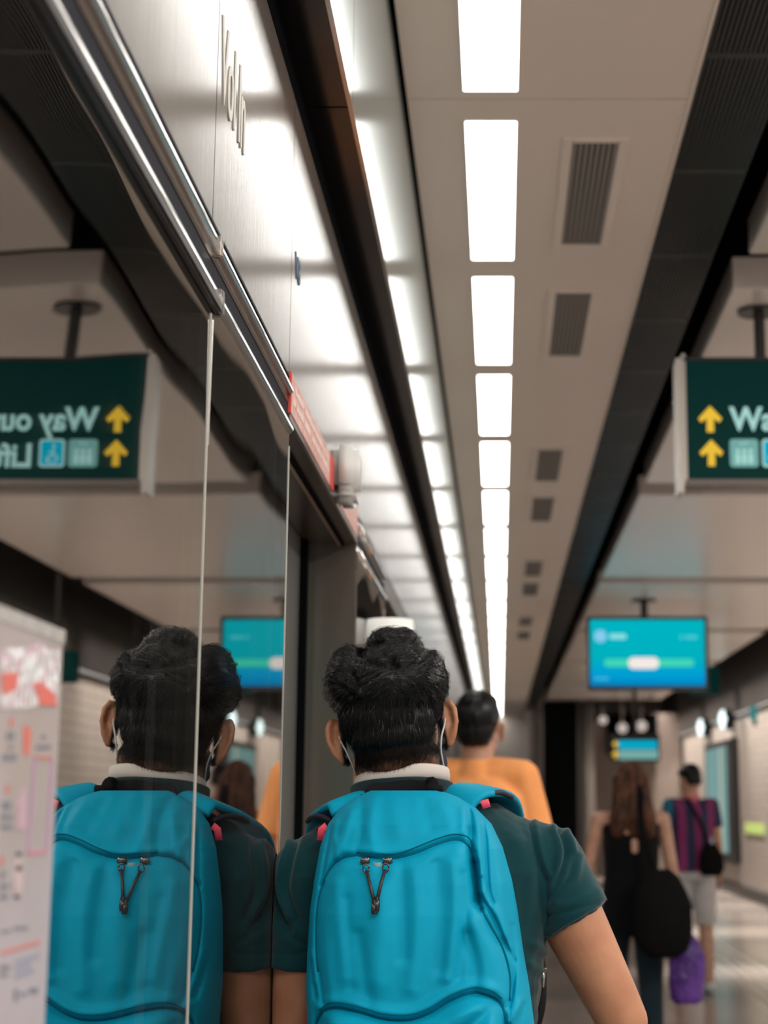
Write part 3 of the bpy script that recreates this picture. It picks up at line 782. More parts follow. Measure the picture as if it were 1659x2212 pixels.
HM = Matrix.Translation(HD) @ Euler((math.radians(-6), math.radians(-9), math.radians(-4))).to_matrix().to_4x4()
fl = Flesh()
head_flesh(fl, HM)
fl.chain([J['neck0'], at(858, 1670, 2.42), J['neck1']+Vector((0, .005, .02))], [.066, .0615, .056])
def torso(fl, g=0.0):
    fl.loft([(CX, BY, .90-g, .150+g, .105+g), (CX, BY, 1.00, .148+g, .103+g), (CX-.002, BY, 1.12, .150+g, .105+g), (CX, BY, 1.22, .165+g, .112+g),
             (CX, BY, 1.30, .178+g, .112+g), (CX, BY, 1.345, .170+g, .100+g), (CX, BY, 1.375, .130+g, .080+g), (CX-.002, BY, 1.40, .09+g, .062+g)])
torso(fl)
for s_ in ('L', 'R'):
    sh, el, wr = J['sh'+s_], J['el'+s_], J['wr'+s_]
    fl.cap(J['neck0']+Vector((0, 0, -.03)), .06, sh+Vector((0, 0, .0)), .052)
    mid = sh.lerp(el, .45)
    fl.chain([sh, mid, el.lerp(sh, .12), el], [.053, .047, .040, .0375])
    fl.chain([el, el.lerp(wr, .28), wr], [.0375, .040, .026])
hand(fl, J['wrL'], (0.02, .1, -1), (1, 0, 0), (0, 1, 0)); hand(fl, J['wrR'], (-.25, .15, -1), (-1, 0, 0), (0, 1, 0))
for q in (-1, 1):
    hp, kn, an = Vector((CX+q*.085, BY, .90)), Vector((CX+q*.095, BY+.01, .49)), Vector((CX+q*.10, BY-.02, .09))
    fl.chain([hp, kn, kn+Vector((0, -.012, -.12)), an], [.085, .055, .054, .036]); fl.cap(an+Vector((0, -.02, -.05)), .034, an+Vector((0, .15, -.055)), .030)
me = fl.fuse('body', .0032, 5)
def mst(co):
    # hair pigment fading out on the nape
    L = np.array(HM.inverted()); q = co@L[:3, :3].T+L[:3, 3]
    lim = -.055-.25*np.abs(q[:, 0])**1.0*0
    top = np.clip((q[:, 2]+.092-.30*np.clip(np.abs(q[:, 0])-.03, 0, 1)+.004*soft(co, (60, 60, 60), 77))/.034, 0, 1)*.985
    back = np.clip((.045-q[:, 1])/.03, 0, 1)
    r_ = np.clip(1-(np.abs(q[:, 0])-.078)/.004, 0, 1)
    return top*back*r_
add_stubble(me, mst)
body = part('body', me, SKIN, MAN)
me = None
# shirt
SHIRT = cloth('shirt_dark_teal', (.003, .036, .043), .18, .8)
fl = Flesh()
torso(fl, .011)
fl.cap(J['neck0']+Vector((.0, 0, -.045)), .070, J['shR']+Vector((-.01, 0, .003)), .060)
fl.cap(J['neck0']+Vector((-.0, 0, -.045)), .070, J['shL']+Vector((.01, 0, .003)), .060)
fl.cap(J['neck0']+Vector((0, 0, -.01)), .069, J['neck0']+Vector((0, 0, .012)), .064)
for s_, tt in (('L', .73), ('R', .49)):
    sh, el = J['sh'+s_], J['el'+s_]
    hem = sh.lerp(el, tt)
    fl.cap(sh, .0605, sh.lerp(hem, .5), .057)
    if s_ == 'R':
        dn = (hem-sh).normalized(); hem = at(1249, 1987, 2.375)
        fl.flat(sh, .058, hem, .053)
        fl.flat(hem-(hem-sh).normalized()*.022, .0545, hem, .0545)
    else:
        hem = at(640, 2093, 2.36)
        fl.flat(sh, .056, hem, .050); fl.flat(hem-(hem-sh).normalized()*.022, .0515, hem, .0515)
me = fl.fuse('shirt', .0032, 4)
co, no = get_co(me)
D2 = 2.34
P = np.stack([VX+co[:, 0]*F/(co[:, 1]*CT+(co[:, 2]-CAMZ)*ST), VY-F*(((co[:, 2]-CAMZ)*CT-co[:, 1]*ST)/(co[:, 1]*CT+(co[:, 2]-CAMZ)*ST))], 1)
back = np.clip((-no[:, 1]+.25)/.4, 0, 1)
disp = np.zeros(len(co))
for pts, amp, wd in [
    ([(1138, 1735), (1150, 1800), (1162, 1860), (1182, 1915), (1180, 2000)], -.0032, 5),
    ([(1148, 1740), (1160, 1800), (1172, 1850), (1186, 1890)], .0022, 7),
    ([(1195, 1790), (1210, 1830), (1205, 1880), (1190, 1920)], .005, 9), ([(1222, 1800), (1235, 1840), (1222, 1890), (1194, 1930)], .0055, 9),
    ([(1208, 1795), (1222, 1840), (1212, 1880), (1192, 1925)], -.005, 7), ([(1250, 1850), (1240, 1900), (1200, 1945)], .004, 10), ([(1236, 1850), (1225, 1900), (1196, 1935)], -.004, 7),
    ([(1290, 1925), (1240, 1950), (1190, 1960)], .0025, 12), ([(1312, 1945), (1250, 1962), (1182, 1978)], -.0018, 4),
    ([(642, 1800), (622, 1880), (618, 1930), (640, 1985)], -.005, 8), ([(628, 1810), (606, 1880), (604, 1930), (625, 1980)], .004, 8),
    ([(610, 1820), (590, 1880), (595, 1950), (625, 2010)], -.004, 7), ([(655, 1900), (660, 1960), (690, 2040)], .003, 14), ([(585, 1960), (610, 2010), (660, 2040)], -.003, 8),
    ([(580, 2060), (630, 2062), (668, 2052)], -.0016, 3),
    ([(700, 1790), (690, 1900), (690, 2000)], .003, 18), ([(1110, 1800), (1150, 1900), (1160, 2000)], .003, 22),
    ([(1150, 2040), (1180, 2060)], .004, 10), ([(1140, 2080), (1180, 2110)], .004, 10)]:
    disp += amp*np.exp(-(pdist(P, cm2(pts))/wd)**2)
disp *= back*1.5
disp += .0014*soft(co, (9, 9, 5), 3)+.0006*soft(co, (30, 30, 14), 5)
low = np.clip((1.28-co[:, 2])/.1, 0, 1)*(np.abs(co[:, 0]-CX) < .2)
disp += low*.003*soft(co, (8, 8, 26), 8)
co = co+no*disp[:, None]
co[:, 0] = np.maximum(co[:, 0], GX+.0015)       # cloth pressed flat against the glass
set_co(me, co)
shirt = part('shirt', me, SHIRT, MAN)
co, _ = get_co(body.data); co[:, 0] = np.maximum(co[:, 0], GX+.0012); set_co(body.data, co)
# collar band: off-white, standing, over the dark shirt
def ring_band(name, c, rx, ry, h, th, lift, tiltx, flare, m, parent, a0=0, a1=360, n=72):
    mb = MB(); prof = [(0, 0), (flare*.4, .5), (flare*.1, .92), (-.0015, 1.0), (-.004, .95), (-.003, .5), (-th, 0)]
    rings = []
    for k in range(n+1):
        a = math.radians(a0+(a1-a0)*k/n); ca, sa = math.cos(a), math.sin(a)
        zc = lift*(-sa)+tiltx*ca+.0003*math.sin(5*a+1)
        rings.append([mb.bm.verts.new((c[0]+ca*(rx+o), c[1]+sa*(ry+o), c[2]+zc+h*t)) for o, t in prof])
    for A, B in zip(rings, rings[1:]):
        for j in range(len(prof)): mb.bm.faces.new((A[j], A[(j+1) % len(prof)], B[(j+1) % len(prof)], B[j]))
    return part(name, mb.mesh(name), m, parent)
cc = at(868, 1706, 2.422)
ring_band('collar', cc, .0715, .0715, .0235, .004, .012, .008, .004, mat('collar_white', (.55, .49, .44), .85, bump=((500, 500, 500), .3, .0006)), shirt)
ring_band('collar_base', cc+Vector((0, 0, -.024)), .079, .077, .030, .02, .012, .003, -.004, cloth('collar_dark', (.012, .030, .036)), shirt)
# mask with ear loops
mb = MB(); nu, nv = 28, 14; grid = []
for i in range(nu+1):
    a = math.radians(-78+156*i/nu); row = []
    for j in range(nv+1):
        b = math.radians(-52+92*j/nv)
        r_ = 1+.03*math.sin(j*1.3)
        row.append(mb.bm.verts.new(HM @ Vector((.071*math.sin(a)*math.cos(b)*r_, .028+.090*math.cos(a)*math.cos(b)*r_, -.048+.062*math.sin(b)))))
    grid.append(row)
for i in range(nu):
    for j in range(nv): mb.bm.faces.new((grid[i][j], grid[i+1][j], grid[i+1][j+1], grid[i][j+1]))
bmesh.ops.solidify(mb.bm, geom=mb.bm.faces, thickness=.0022)
MASK = mat('mask_blue', (.30, .36, .42), .8)
mask = part('face_mask', mb.mesh('face_mask'), MASK, MAN)
for q in (-1, 1):
    pts = [(q*.074, .030, .018), (q*.080, -.002, .022), (q*.0835, -.012, .010), (q*.080, -.018, -.010), (q*.073, -.019, -.028), (q*.068, -.008, -.048), (q*.066, .020, -.070)]
    part('ear_loop', MB().tube(catmull([HM @ Vector(p) for p in pts], 6), .0013, 8).mesh('ear_loop'), mat('loop_white', (.74, .70, .68), .7), mask)
# hair
HAIR = mat('hair_black', (.002, .0018, .0018), .36, spec=.25, bump=((320, 320, 40), .5, .001))
fl = Flesh()
def hp(px, py, dd): return at(px, py, dd)
def hb(px, py, dd, r): fl.ell(at(px, py, dd), r, (0, math.radians(-9), 0))
hb(842, 1500, 2.445, (.0805, .104, .078)); hb(840, 1545, 2.425, (.074, .083, .068)); hb(850, 1480, 2.43, (.083, .095, .062))
hb(765, 1455, 2.44, (.040, .070, .042)); hb(752, 1472, 2.42, (.034, .045, .042)); hb(742, 1495, 2.46, (.026, .06, .034)); hb(757, 1445, 2.40, (.026, .03, .028))
hb(848, 1412, 2.47, (.040, .060, .036)); hb(832, 1400, 2.46, (.028, .035, .028)); hb(868, 1412, 2.45, (.034, .04, .030)); hb(885, 1430, 2.47, (.030, .04, .028))
hb(925, 1455, 2.44, (.024, .045, .030)); hb(938, 1470, 2.46, (.017, .05, .038)); hb(932, 1430, 2.43, (.010, .016, .013)); hb(945, 1444, 2.44, (.009, .016, .013))
hb(915, 1520, 2.44, (.030, .06, .045)); hb(772, 1530, 2.44, (.030, .06, .045)); hb(845, 1585, 2.39, (.060, .048, .046)); hb(845, 1560, 2.40, (.066, .055, .05))
hb(764, 1414, 2.42, (.013, .02, .014)); hb(938, 1424, 2.42, (.006, .010, .014)); hb(951, 1440, 2.43, (.006, .010, .012)); hb(835, 1384, 2.44, (.030, .03, .018)); hb(862, 1384, 2.46, (.028, .03, .018)); hb(850, 1390, 2.49, (.033, .04, .020))
hme = fl.fuse('hair', .0028, 3)
co, no = get_co(hme)
L = np.array(HM.inverted()); q = co@L[:3, :3].T+L[:3, 3]
# clump ridges running with the comb direction, deep part left of centre
Pp = np.stack([VX+co[:, 0]*F/(co[:, 1]*CT+(co[:, 2]-CAMZ)*ST), VY-F*(((co[:, 2]-CAMZ)*CT-co[:, 1]*ST)/(co[:, 1]*CT+(co[:, 2]-CAMZ)*ST))], 1)
ang = np.arctan2(Pp[:, 0]-846, Pp[:, 1]-1428)
rad = np.hypot(Pp[:, 0]-846, Pp[:, 1]-1428)
amp = np.clip((1600-Pp[:, 1])/120, .15, 1)
dsp = amp*(.0007*np.sin(ang*11+.02*rad+1.0*np.sin(rad*.03))+.0005*np.sin(ang*27+rad*.03)+.0004*np.sin(ang*67+1.5))
for pts, a_, wd in [([(782, 1408), (800, 1425), (822, 1437), (850, 1443)], -.0095, 8), ([(760, 1408), (775, 1425), (805, 1442)], -.004, 6), ([(845, 1425), (865, 1440), (905, 1430), (922, 1418)], -.011, 8),
                    ([(800, 1375), (815, 1400), (840, 1430)], -.004, 7), ([(840, 1372), (875, 1385), (905, 1415)], -.003, 5), ([(712, 1476), (735, 1480), (758, 1500)], -.005, 7), ([(725, 1462), (750, 1478), (775, 1500)], .005, 9),
                    ([(750, 1425), (762, 1460), (770, 1500)], -.003, 7), ([(900, 1450), (905, 1500), (890, 1560)], -.0025, 7), ([(930, 1470), (925, 1530)], -.002, 6)]:
    dsp += a_*np.exp(-(pdist(Pp, cm2(pts))/wd)**2)*np.clip((-no[:, 1]+.5), 0, 1)
# the nape: thin the hair out towards its lower edge
dsp -= .0045*np.clip((-.030-q[:, 2])/.03, 0, 1)
co = co+no*dsp[:, None]
set_co(hme, co)
bm = bmesh.new(); bm.from_mesh(hme)
Li = HM.inverted()
kill = []
for v in bm.verts:
    p = Li @ v.co
    low = (-.060 if abs(p.x) < .048 else -.060+(abs(p.x)-.048)*1.4)+.003*math.sin(p.x*260)+.002*math.sin(p.x*700+1)
    if p.z < low-.004 or (p.y > .045 and p.z < .045+.0) or (p.y > .005 and p.z < .004) or (abs(p.x) > .066 and p.z < -.002+.0 and p.y > -.03): kill.append(v)
bmesh.ops.delete(bm, geom=kill, context='VERTS'); bm.to_mesh(hme); bm.free(); hme.update()
hair = part('hair', hme, HAIR, MAN)
def short_hairs(me, fn, count, L0, L1, w, name, parent, m):
    co, no = get_co(me); wt = np.clip(fn(co), 0, 1); ids = np.nonzero(wt > .02)[0]
    pick = rng.choice(ids, count); V_, F_ = [], []
    for i in pick:
        if rng.random() > wt[i]**1.3: continue
        p = Vector(co[i])+Vector(rng.normal(0, .0012, 3)); n = Vector(no[i]); d = (Vector((rng.normal(0, .25), 0, -1))-n*(-n.z)).normalized()
        l = L0+(L1-L0)*rng.random(); a = d.cross(n).normalized(); b = len(V_)
        p = p+n*.0002; q = p+d*l*.6+n*.0006; r = p+d*l+n*.0007
        for c, ww in ((p, w), (q, w*.8), (r, w*.3)):
            V_ += [c+a*ww, c-a*ww*.5+n*ww*.9, c-a*ww*.5-n*ww*.5]
        for k in range(2):
            for j in range(3): x = b+k*3+j; y = b+k*3+(j+1) % 3; F_.append((x, y, y+3, x+3))
    m_ = bpy.data.meshes.new(name); m_.from_pydata(V_, [], F_); m_.update()
    o = part(name, m_, m, parent); o['kind'] = 'stuff'; return o
short_hairs(body.data, lambda c: np.clip(mst(c)*1.5-.62, 0, 1)*np.clip((.03-((c@L[:3, :3].T+L[:3, 3])[:, 2]))/.02, 0, 1), 26000, .003, .0075, .00022, 'nape_hair', hair, mat('hair_nape', (.004, .0035, .003), .5, spec=.2))
# strands laid over the hair mass
bvh = BVHTree.FromPolygons([v.co[:] for v in hme.vertices], [p.vertices[:] for p in hme.polygons])
cen = np.empty(len(hme.polygons)*3); hme.polygons.foreach_get('center', cen); cen = cen.reshape(-1, 3)
pn = np.empty(len(hme.polygons)*3); hme.polygons.foreach_get('normal', pn); pn = pn.reshape(-1, 3)
idx = rng.choice(len(cen), 15000)
CROWN = at(846, 1436, 2.36)
verts, faces = [], []
for i in idx:
    p = Vector(cen[i]); n_ = Vector(pn[i]); l = Li @ p
    if l.z < -.068: continue
    rel = p-CROWN
    if l.z > .085 or (l.z > .055 and abs(l.x) < .05):
        dr = Vector((.55+.5*random.random(), .5, .35)) if l.x > -.03 else Vector((-.6, .3, .3))
    else:
        dr = Vector((rel.x*3.0, .15, -1.0 if l.z < .05 else -.35))
        if l.z > .03: dr += Vector((math.copysign(.8, rel.x), .2, .25))
    dr += Vector((random.gauss(0, .16), random.gauss(0, .16), random.gauss(0, .16)))
    nape = l.z < -.03
    Ls = (random.uniform(.006, .012) if nape else random.uniform(.018, .038)); ns = 5
    w0 = .00030 if nape else .00038
    pts = [p+n_*.0002]; lift = random.uniform(.0004, .0022) if not nape else .0006
    if random.random() < .10: lift *= 3
    for k in range(ns):
        t = (dr-n_*dr.dot(n_)).normalized()
        qn = pts[-1]+t*Ls/ns
        hit = bvh.find_nearest(qn)
        if hit[0] is None: break
        n_ = hit[1]; pts.append(hit[0]+n_*(lift*math.sin(min(1, (k+1)/ns*1.1)*PI*.75)+.0002))
    if len(pts) < 4: continue
    base = len(verts)
    for k, pp in enumerate(pts):
        t = (pts[min(k+1, len(pts)-1)]-pts[max(k-1, 0)]).normalized()
        a = t.orthogonal().normalized(); b = t.cross(a); wv = w0*(1-.8*k/(len(pts)-1))
        for j in range(3): verts.append(pp+a*math.cos(j*2.094)*wv+b*math.sin(j*2.094)*wv)
    for k in range(len(pts)-1):
        for j in range(3):
            a = base+k*3+j; b = base+k*3+(j+1) % 3; faces.append((a, b, b+3, a+3))
sm_ = bpy.data.meshes.new('hair_strands'); sm_.from_pydata(verts, [], faces); sm_.update()
hs = part('hair_strands', sm_, mat('hair_strand', (.0035, .003, .0028), .24, spec=.5), hair); hs['kind'] = 'stuff'
eyes(HM, body)
# trousers, shoes
fl = Flesh()
fl.loft([(CX, BY, .86, .160, .112), (CX, BY, .95, .162, .115), (CX, BY, 1.035, .158, .110)])
for q in (-1, 1):
    hp_, kn, an = Vector((CX+q*.080, BY, .90)), Vector((CX+q*.095, BY+.01, .49)), Vector((CX+q*.10, BY-.02, .09))
    fl.chain([hp_, kn], [.092, .070]); fl.flat(kn, .070, an+Vector((0, 0, -.02)), .060)
me = fl.fuse('trousers', .006, 4); co, no = get_co(me); set_co(me, co+no*(.003*soft(co, (7, 7, 12), 4))[:, None])
part('trousers', me, cloth('trousers_black', (.012, .012, .014)), MAN)
for q in (-1, 1):
    fl = Flesh(); x = CX+q*.10
    fl.chain([(x, BY-.05, .05), (x, BY+.06, .045), (x, BY+.16, .038)], [.045, .042, .036]); fl.cap((x, BY-.04, .08), .042, (x, BY, .09), .04)
    me = fl.fuse('shoe', .005, 3); co, _ = get_co(me); co[:, 2] = np.maximum(co[:, 2], 0.0); set_co(me, co)
    part('shoe', me, mat('shoe_black', (.01, .01, .01), .5), MAN)

# --------------------------------------------------------------- backpack
BP = empty('backpack', (-.115, 2.33, .78), label='bright teal backpack with black zip pulls worn by the person at the glass', cat='backpack')
DP = 2.31
# outline rows in the photo frame: y, left, right, thickness towards the camera (m)
rows = [(1708, 800, 952, .030), (1722, 768, 990, .052), (1745, 735, 1028, .075), (1780, 710, 1062, .098), (1830, 694, 1086, .116), (1900, 683, 1106, .132), (1960, 676, 1117, .142), (2050, 672, 1130, .150),
        (2120, 671, 1142, .155), (2212, 676, 1154, .160), (2300, 684, 1160, .160), (2390, 694, 1156, .150), (2440, 710, 1140, .130), (2470, 740, 1112, .095), (2482, 780, 1070, .06)]
ry = np.array([r[0] for r in rows], float)
def rowv(y, j): return np.interp(y, ry, [r[j] for r in rows])
YB = 2.352
zipL = cm2([(722, 2135), (706, 2050), (702, 1975), (708, 1920), (726, 1875), (752, 1850), (786, 1842)], 6)
zipR = cm2([(786, 1842), (815, 1846), (858, 1848), (905, 1838), (950, 1820), (985, 1811), (1008, 1818), (1022, 1842), (1028, 1885), (1034, 1935), (1056, 1978), (1084, 2030), (1099, 2085), (1098, 2135)], 6)
panel = zipL+zipR[1:]
pocket_zip = cm2([(700, 2260), (704, 2200), (718, 2162), (746, 2144), (790, 2146), (850, 2160), (900, 2162), (940, 2150), (982, 2126), (1022, 2113), (1056, 2118), (1080, 2138), (1091, 2175), (1098, 2260)], 6)
panelpoly = panel+[(1098, 2420), (716, 2420)]
pocketpoly = pocket_zip+[(1096, 2430), (712, 2430)]
NU, NV = 330, 520
us = np.sin(np.linspace(-1, 1, NU)*PI/2); ys = np.linspace(1708, 2482, NV)
U, Yv = np.meshgrid(us, ys)
l_, r_, t_ = rowv(Yv, 1), rowv(Yv, 2), rowv(Yv, 3)
cx_, hw = (l_+r_)/2, (r_-l_)/2
X = cx_+U*hw
prof = (1-np.abs(U)**2.7)**(1/2.1)
def ss(x): x = np.clip(x, 0, 1); return x*x*(3-2*x)
Pg = np.stack([X.ravel(), Yv.ravel()], 1)
def relief(P):
    d1 = pdist(P, panel); i1 = inside(P, panelpoly); sd = np.where(i1, d1, -d1)
    d2 = pdist(P, pocket_zip); i2 = inside(P, pocketpoly); sd2 = np.where(i2, d2, -d2)
    h = .0075*ss((sd+4)/30)-.0035*np.exp(-((sd)/5.5)**2)
    h += .0035*np.exp(-((sd+14)/9)**2)
    h += .020*ss((sd2+2)/34)-.005*np.exp(-(sd2/5)**2)+.006*np.exp(-((sd2+16)/11)**2)
    px, py = P.T
    # puckers under the zips
    pk = np.exp(-((sd-24)/18)**2)*i1; h += pk*.0010*np.sin(px*.11+2*np.sin(py*.01))
    pk = np.exp(-((sd2-30)/22)**2)*i2; h += pk*.0016*np.sin(px*.075+1)
    for pts, amp, wd in [
        ([(722, 1772), (716, 1830), (708, 1905)], -.0040, 6), ([(733, 1775), (728, 1830), (715, 1890)], .0020, 8), ([(700, 1850), (690, 1950), (688, 2050)], .003, 9),
        ([(785, 1725), (792, 1780), (786, 1830)], -.0022, 10), ([(765, 1760), (750, 1820)], .003, 12), ([(815, 1730), (812, 1790), (822, 1830)], .0025, 14), ([(744, 1845), (738, 1810)], .002, 8),
        ([(1014, 1728), (1018, 1790), (1022, 1850), (1034, 1925), (1040, 1950)], -.0060, 7), ([(1000, 1735), (1003, 1790)], .0030, 9),
        ([(1040, 1745), (1048, 1800), (1052, 1860), (1056, 1915), (1064, 1938)], -.0042, 5), ([(1030, 1745), (1036, 1810), (1042, 1880)], .0030, 7),
        ([(1070, 1790), (1082, 1860), (1084, 1940), (1086, 2000)], .0040, 14),
        ([(1027, 1860), (1032, 1935)], -.006, 9), ([(1040, 1925), (1070, 1975), (1094, 2030), (1110, 2060)], -.0038, 5), ([(1046, 1915), (1080, 1970), (1105, 2030)], .003, 8),
        ([(1108, 1990), (1112, 2060), (1104, 2120), (1098, 2145)], -.0055, 6), ([(1120, 2040), (1126, 2110), (1120, 2160), (1110, 2230)], .005, 9), ([(1130, 2150), (1112, 2200), (1104, 2260)], -.005, 8),
        ([(1100, 2170), (1125, 2140)], .004, 9),
        ([(745, 1900), (760, 2000), (775, 2080)], .0022, 16), ([(795, 2000), (810, 2070), (820, 2130)], -.0030, 16), ([(770, 1930), (775, 2010), (785, 2100)], -.0018, 12),
        ([(835, 1920), (838, 2000), (830, 2080)], .0040, 28), ([(880, 1860), (885, 1940), (890, 2040)], -.0022, 14), ([(905, 1870), (915, 1960), (905, 2100)], .0022, 16),
        ([(950, 1860), (960, 1950), (962, 2060)], -.0024, 16), ([(985, 1860), (990, 1950), (975, 2080)], .0030, 14), ([(1005, 1880), (1012, 1960), (1000, 2080)], -.0016, 10),
        ([(1030, 1975), (1055, 2040), (1062, 2100)], .0042, 20), ([(1015, 2000), (1030, 2060), (1030, 2100)], -.003, 12),
        ([(676, 2000), (688, 2060), (704, 2130)], -.0050, 7), ([(690, 2040), (700, 2100)], .002, 6), ([(676, 2100), (690, 2160), (700, 2230)], .0035, 10), ([(682, 2180), (692, 2240)], -.004, 6),
        ([(730, 2180), (760, 2215), (800, 2240)], -.006, 14), ([(735, 2200), (740, 2260)], .004, 14), ([(850, 2200), (900, 2215), (960, 2200)], .004, 20), ([(940, 2240), (1000, 2190), (1050, 2150)], -.006, 14), ([(1010, 2240), (1060, 2180)], .004, 14),
        ([(800, 2210), (830, 2260)], .003, 18), ([(860, 1740), (870, 1790)], .002, 20), ([(920, 1730), (935, 1790)], -.0018, 14), ([(960, 1740), (975, 1780)], .0022, 14)]:
        h = h+1.7*amp*np.exp(-(pdist(P, cm2(pts, 4))/wd)**2)
    q = np.stack([px, py*0, py], 1)/1000*.67
    h = h*1.25
    h += .0013*soft(q, (13, 1, 5), 11)+.0005*soft(q, (45, 1, 20), 12)
    return h
R = relief(Pg).reshape(U.shape)*ss((1-np.abs(U))*7)*ss((Yv-1708)/20)*ss((2482-Yv)/25)
def pk_xyz(X, Yp, out):
    """pack-frame position: x,z from the outline plane at depth DP, y from the bulge"""
    x = (X-VX)*DP/F; z = (1735-Yp)*CT*DP/F
    return x, YB-out, CAMZ+z
xx, yy_, zz = pk_xyz(X, Yv, t_*prof+R)
front = np.stack([xx, yy_, zz], -1).reshape(-1, 3)
backp = np.stack([xx, np.full_like(xx, YB+.0), zz], -1)
sag = .010*np.sqrt(np.clip(1-U**2, 0, 1)); backp[..., 1] += sag
backp = backp.reshape(-1, 3)
n0 = NU*NV
fs_ = []
for j in range(NV-1):
    b = j*NU
    for i in range(NU-1):
        a = b+i; fs_.append((a, a+1, a+1+NU, a+NU)); fs_.append((n0+a, n0+a+NU, n0+a+1+NU, n0+a+1))
for i in range(NU-1):
    fs_.append((i+1, i, n0+i, n0+i+1)); a = (NV-1)*NU+i; fs_.append((a, a+1, n0+a+1, n0+a))
for j in range(NV-1):
    a = j*NU; fs_.append((a, a+NU, n0+a+NU, n0+a)); a = j*NU+NU-1; fs_.append((a+NU, a, n0+a, n0+a+NU))
me = bpy.data.meshes.new('pack_body'); me.from_pydata(np.vstack([front, backp]).tolist(), [], fs_); me.update()
bm = bmesh.new(); bm.from_mesh(me); bmesh.ops.recalc_face_normals(bm, faces=bm.faces); bm.to_mesh(me); bm.free()
TEAL = mat('pack_teal', (.0, .275, .43), .6, spec=.10, bump=((1100, 1100, 1100), .2, .0005), noise=((5, 5, 5), (.0, .245, .385), .4, .65))
TEALD = mat('pack_zip_tape', (.0, .10, .16), .7, spec=.06, bump=((1500, 1500, 1500), .3, .0006))
pack = part('pack_body', me, TEAL, BP)
def on_pack(P, lift=.0):
    P = np.asarray(P, float); l = rowv(P[:, 1], 1); r = rowv(P[:, 1], 2); u = np.clip((P[:, 0]-(l+r)/2)/((r-l)/2), -.999, .999)
    pr = (1-np.abs(u)**2.7)**(1/2.1)
    h = relief(P)*ss((1-np.abs(u))*7)*ss((P[:, 1]-1708)/20)
    x, y, z = pk_xyz(P[:, 0], P[:, 1], rowv(P[:, 1], 3)*pr+h+lift)
    return [Vector(v) for v in zip(x, y, z)]
def strip_on_pack(name, pts, w, th, lift, m, parent=None):
    c = on_pack(pts, lift)
    ups = [Vector(((p[0]-895)/600, -1, 0)).normalized() for p in pts]
    return part(name, MB().ribbon(c, ups, w, th).mesh(name), m, parent or pack)
strip_on_pack('main_zip', panel[4:], .0042, .0020, .0003, TEALD)
strip_on_pack('pocket_zip', pocket_zip[3:-3], .0048, .0022, .0003, TEALD)
up2 = cm2([(786, 1836), (830, 1838), (870, 1838), (905, 1826), (950, 1808), (985, 1799), (1014, 1806), (1031, 1835)], 5)
strip_on_pack('zip_flap_seam', up2, .0016, .0014, .0004, TEALD)
pu = cm2([(716, 2152), (745, 2132), (790, 2134), (850, 2148), (900, 2150), (940, 2138), (982, 2114), (1022, 2101), (1060, 2106), (1084, 2126)], 5)
strip_on_pack('pocket_seam', pu, .0016, .0014, .0004, TEALD)
GM = mat('gunmetal', (.10, .095, .09), .28, .9); CORD = mat('black_cord', (.012, .012, .014), .5)
for (sx0, sy0, mx_, my_, ex, ey) in [(805, 1853, 819, 1900, 829, 1934), (851, 1853, 841, 1895, 835, 1928)]:
    zp = empty('zip_pull', (0, 0, 0)); zp.parent = pack
    P_ = on_pack([(sx0, sy0), (sx0+(mx_-sx0)*.35, sy0+(my_-sy0)*.4), (mx_, my_), (ex, ey), (ex+(1 if ex < 832 else -1), ey+22)], .006)
    MB().ribbon([P_[0]+Vector((-.006, 0, .001)), P_[0], P_[0]+Vector((.006, 0, .002))], [(0, -1, 0)]*3, [.0075, .009, .0075], .006).build('slider', GM, zp, True)
    c = P_[0].lerp(P_[1], .75); lp = [c+Vector((.0042*math.cos(a), -.001, .0055*math.sin(a))) for a in [k*PI/8 for k in range(17)]]
    MB().tube(lp, .0011, 8).build('ring', GM, zp, True)
    MB().tube([P_[1], P_[2], P_[3]], [.0022, .0024, .0024], 8).build('cord', CORD, zp, True)
    MB().tube([P_[3]+Vector((0, 0, .004)), P_[3].lerp(P_[4], .5)+Vector((0, -.0008, 0)), P_[4]], [.0032, .0044, .0038], 12).build('tip', mat('tip_black', (.03, .028, .026), .22, .4), zp, True)
strip_on_pack('zip_garage', [(822, 1860), (830, 1861), (840, 1860)], .0065, .0015, .001, mat('reflective_grey', (.22, .30, .30), .4))
# grab handle
hp1, hp2 = at(795, 1724, 2.315), at(938, 1705, 2.315)
hpts = catmull([hp1+Vector((0, 0, -.006)), hp1+Vector((.006, .012, .012)), at(830, 1704, 2.335), at(880, 1697, 2.34), at(920, 1698, 2.335), hp2+Vector((-.004, .010, .010)), hp2+Vector((0, 0, -.006))], 6)
part('grab_handle', MB().ribbon(hpts, [(0, -1, .35)]*len(hpts), .018, .004).mesh('grab_handle'), mat('webbing_black', (.008, .007, .008), .85, spec=.1, bump=((900, 900, 900), .4, .0008)), BP)
for c in ((795, 1725), (938, 1705)):
    p = at(*c, 2.305); part('handle_anchor', MB().box(p.x-.0125, p.x+.0125, p.y-.003, p.y+.008, p.z-.005, p.z+.006, .0015).mesh('handle_anchor'), mat('webbing_black', (.014, .012, .013)), BP)
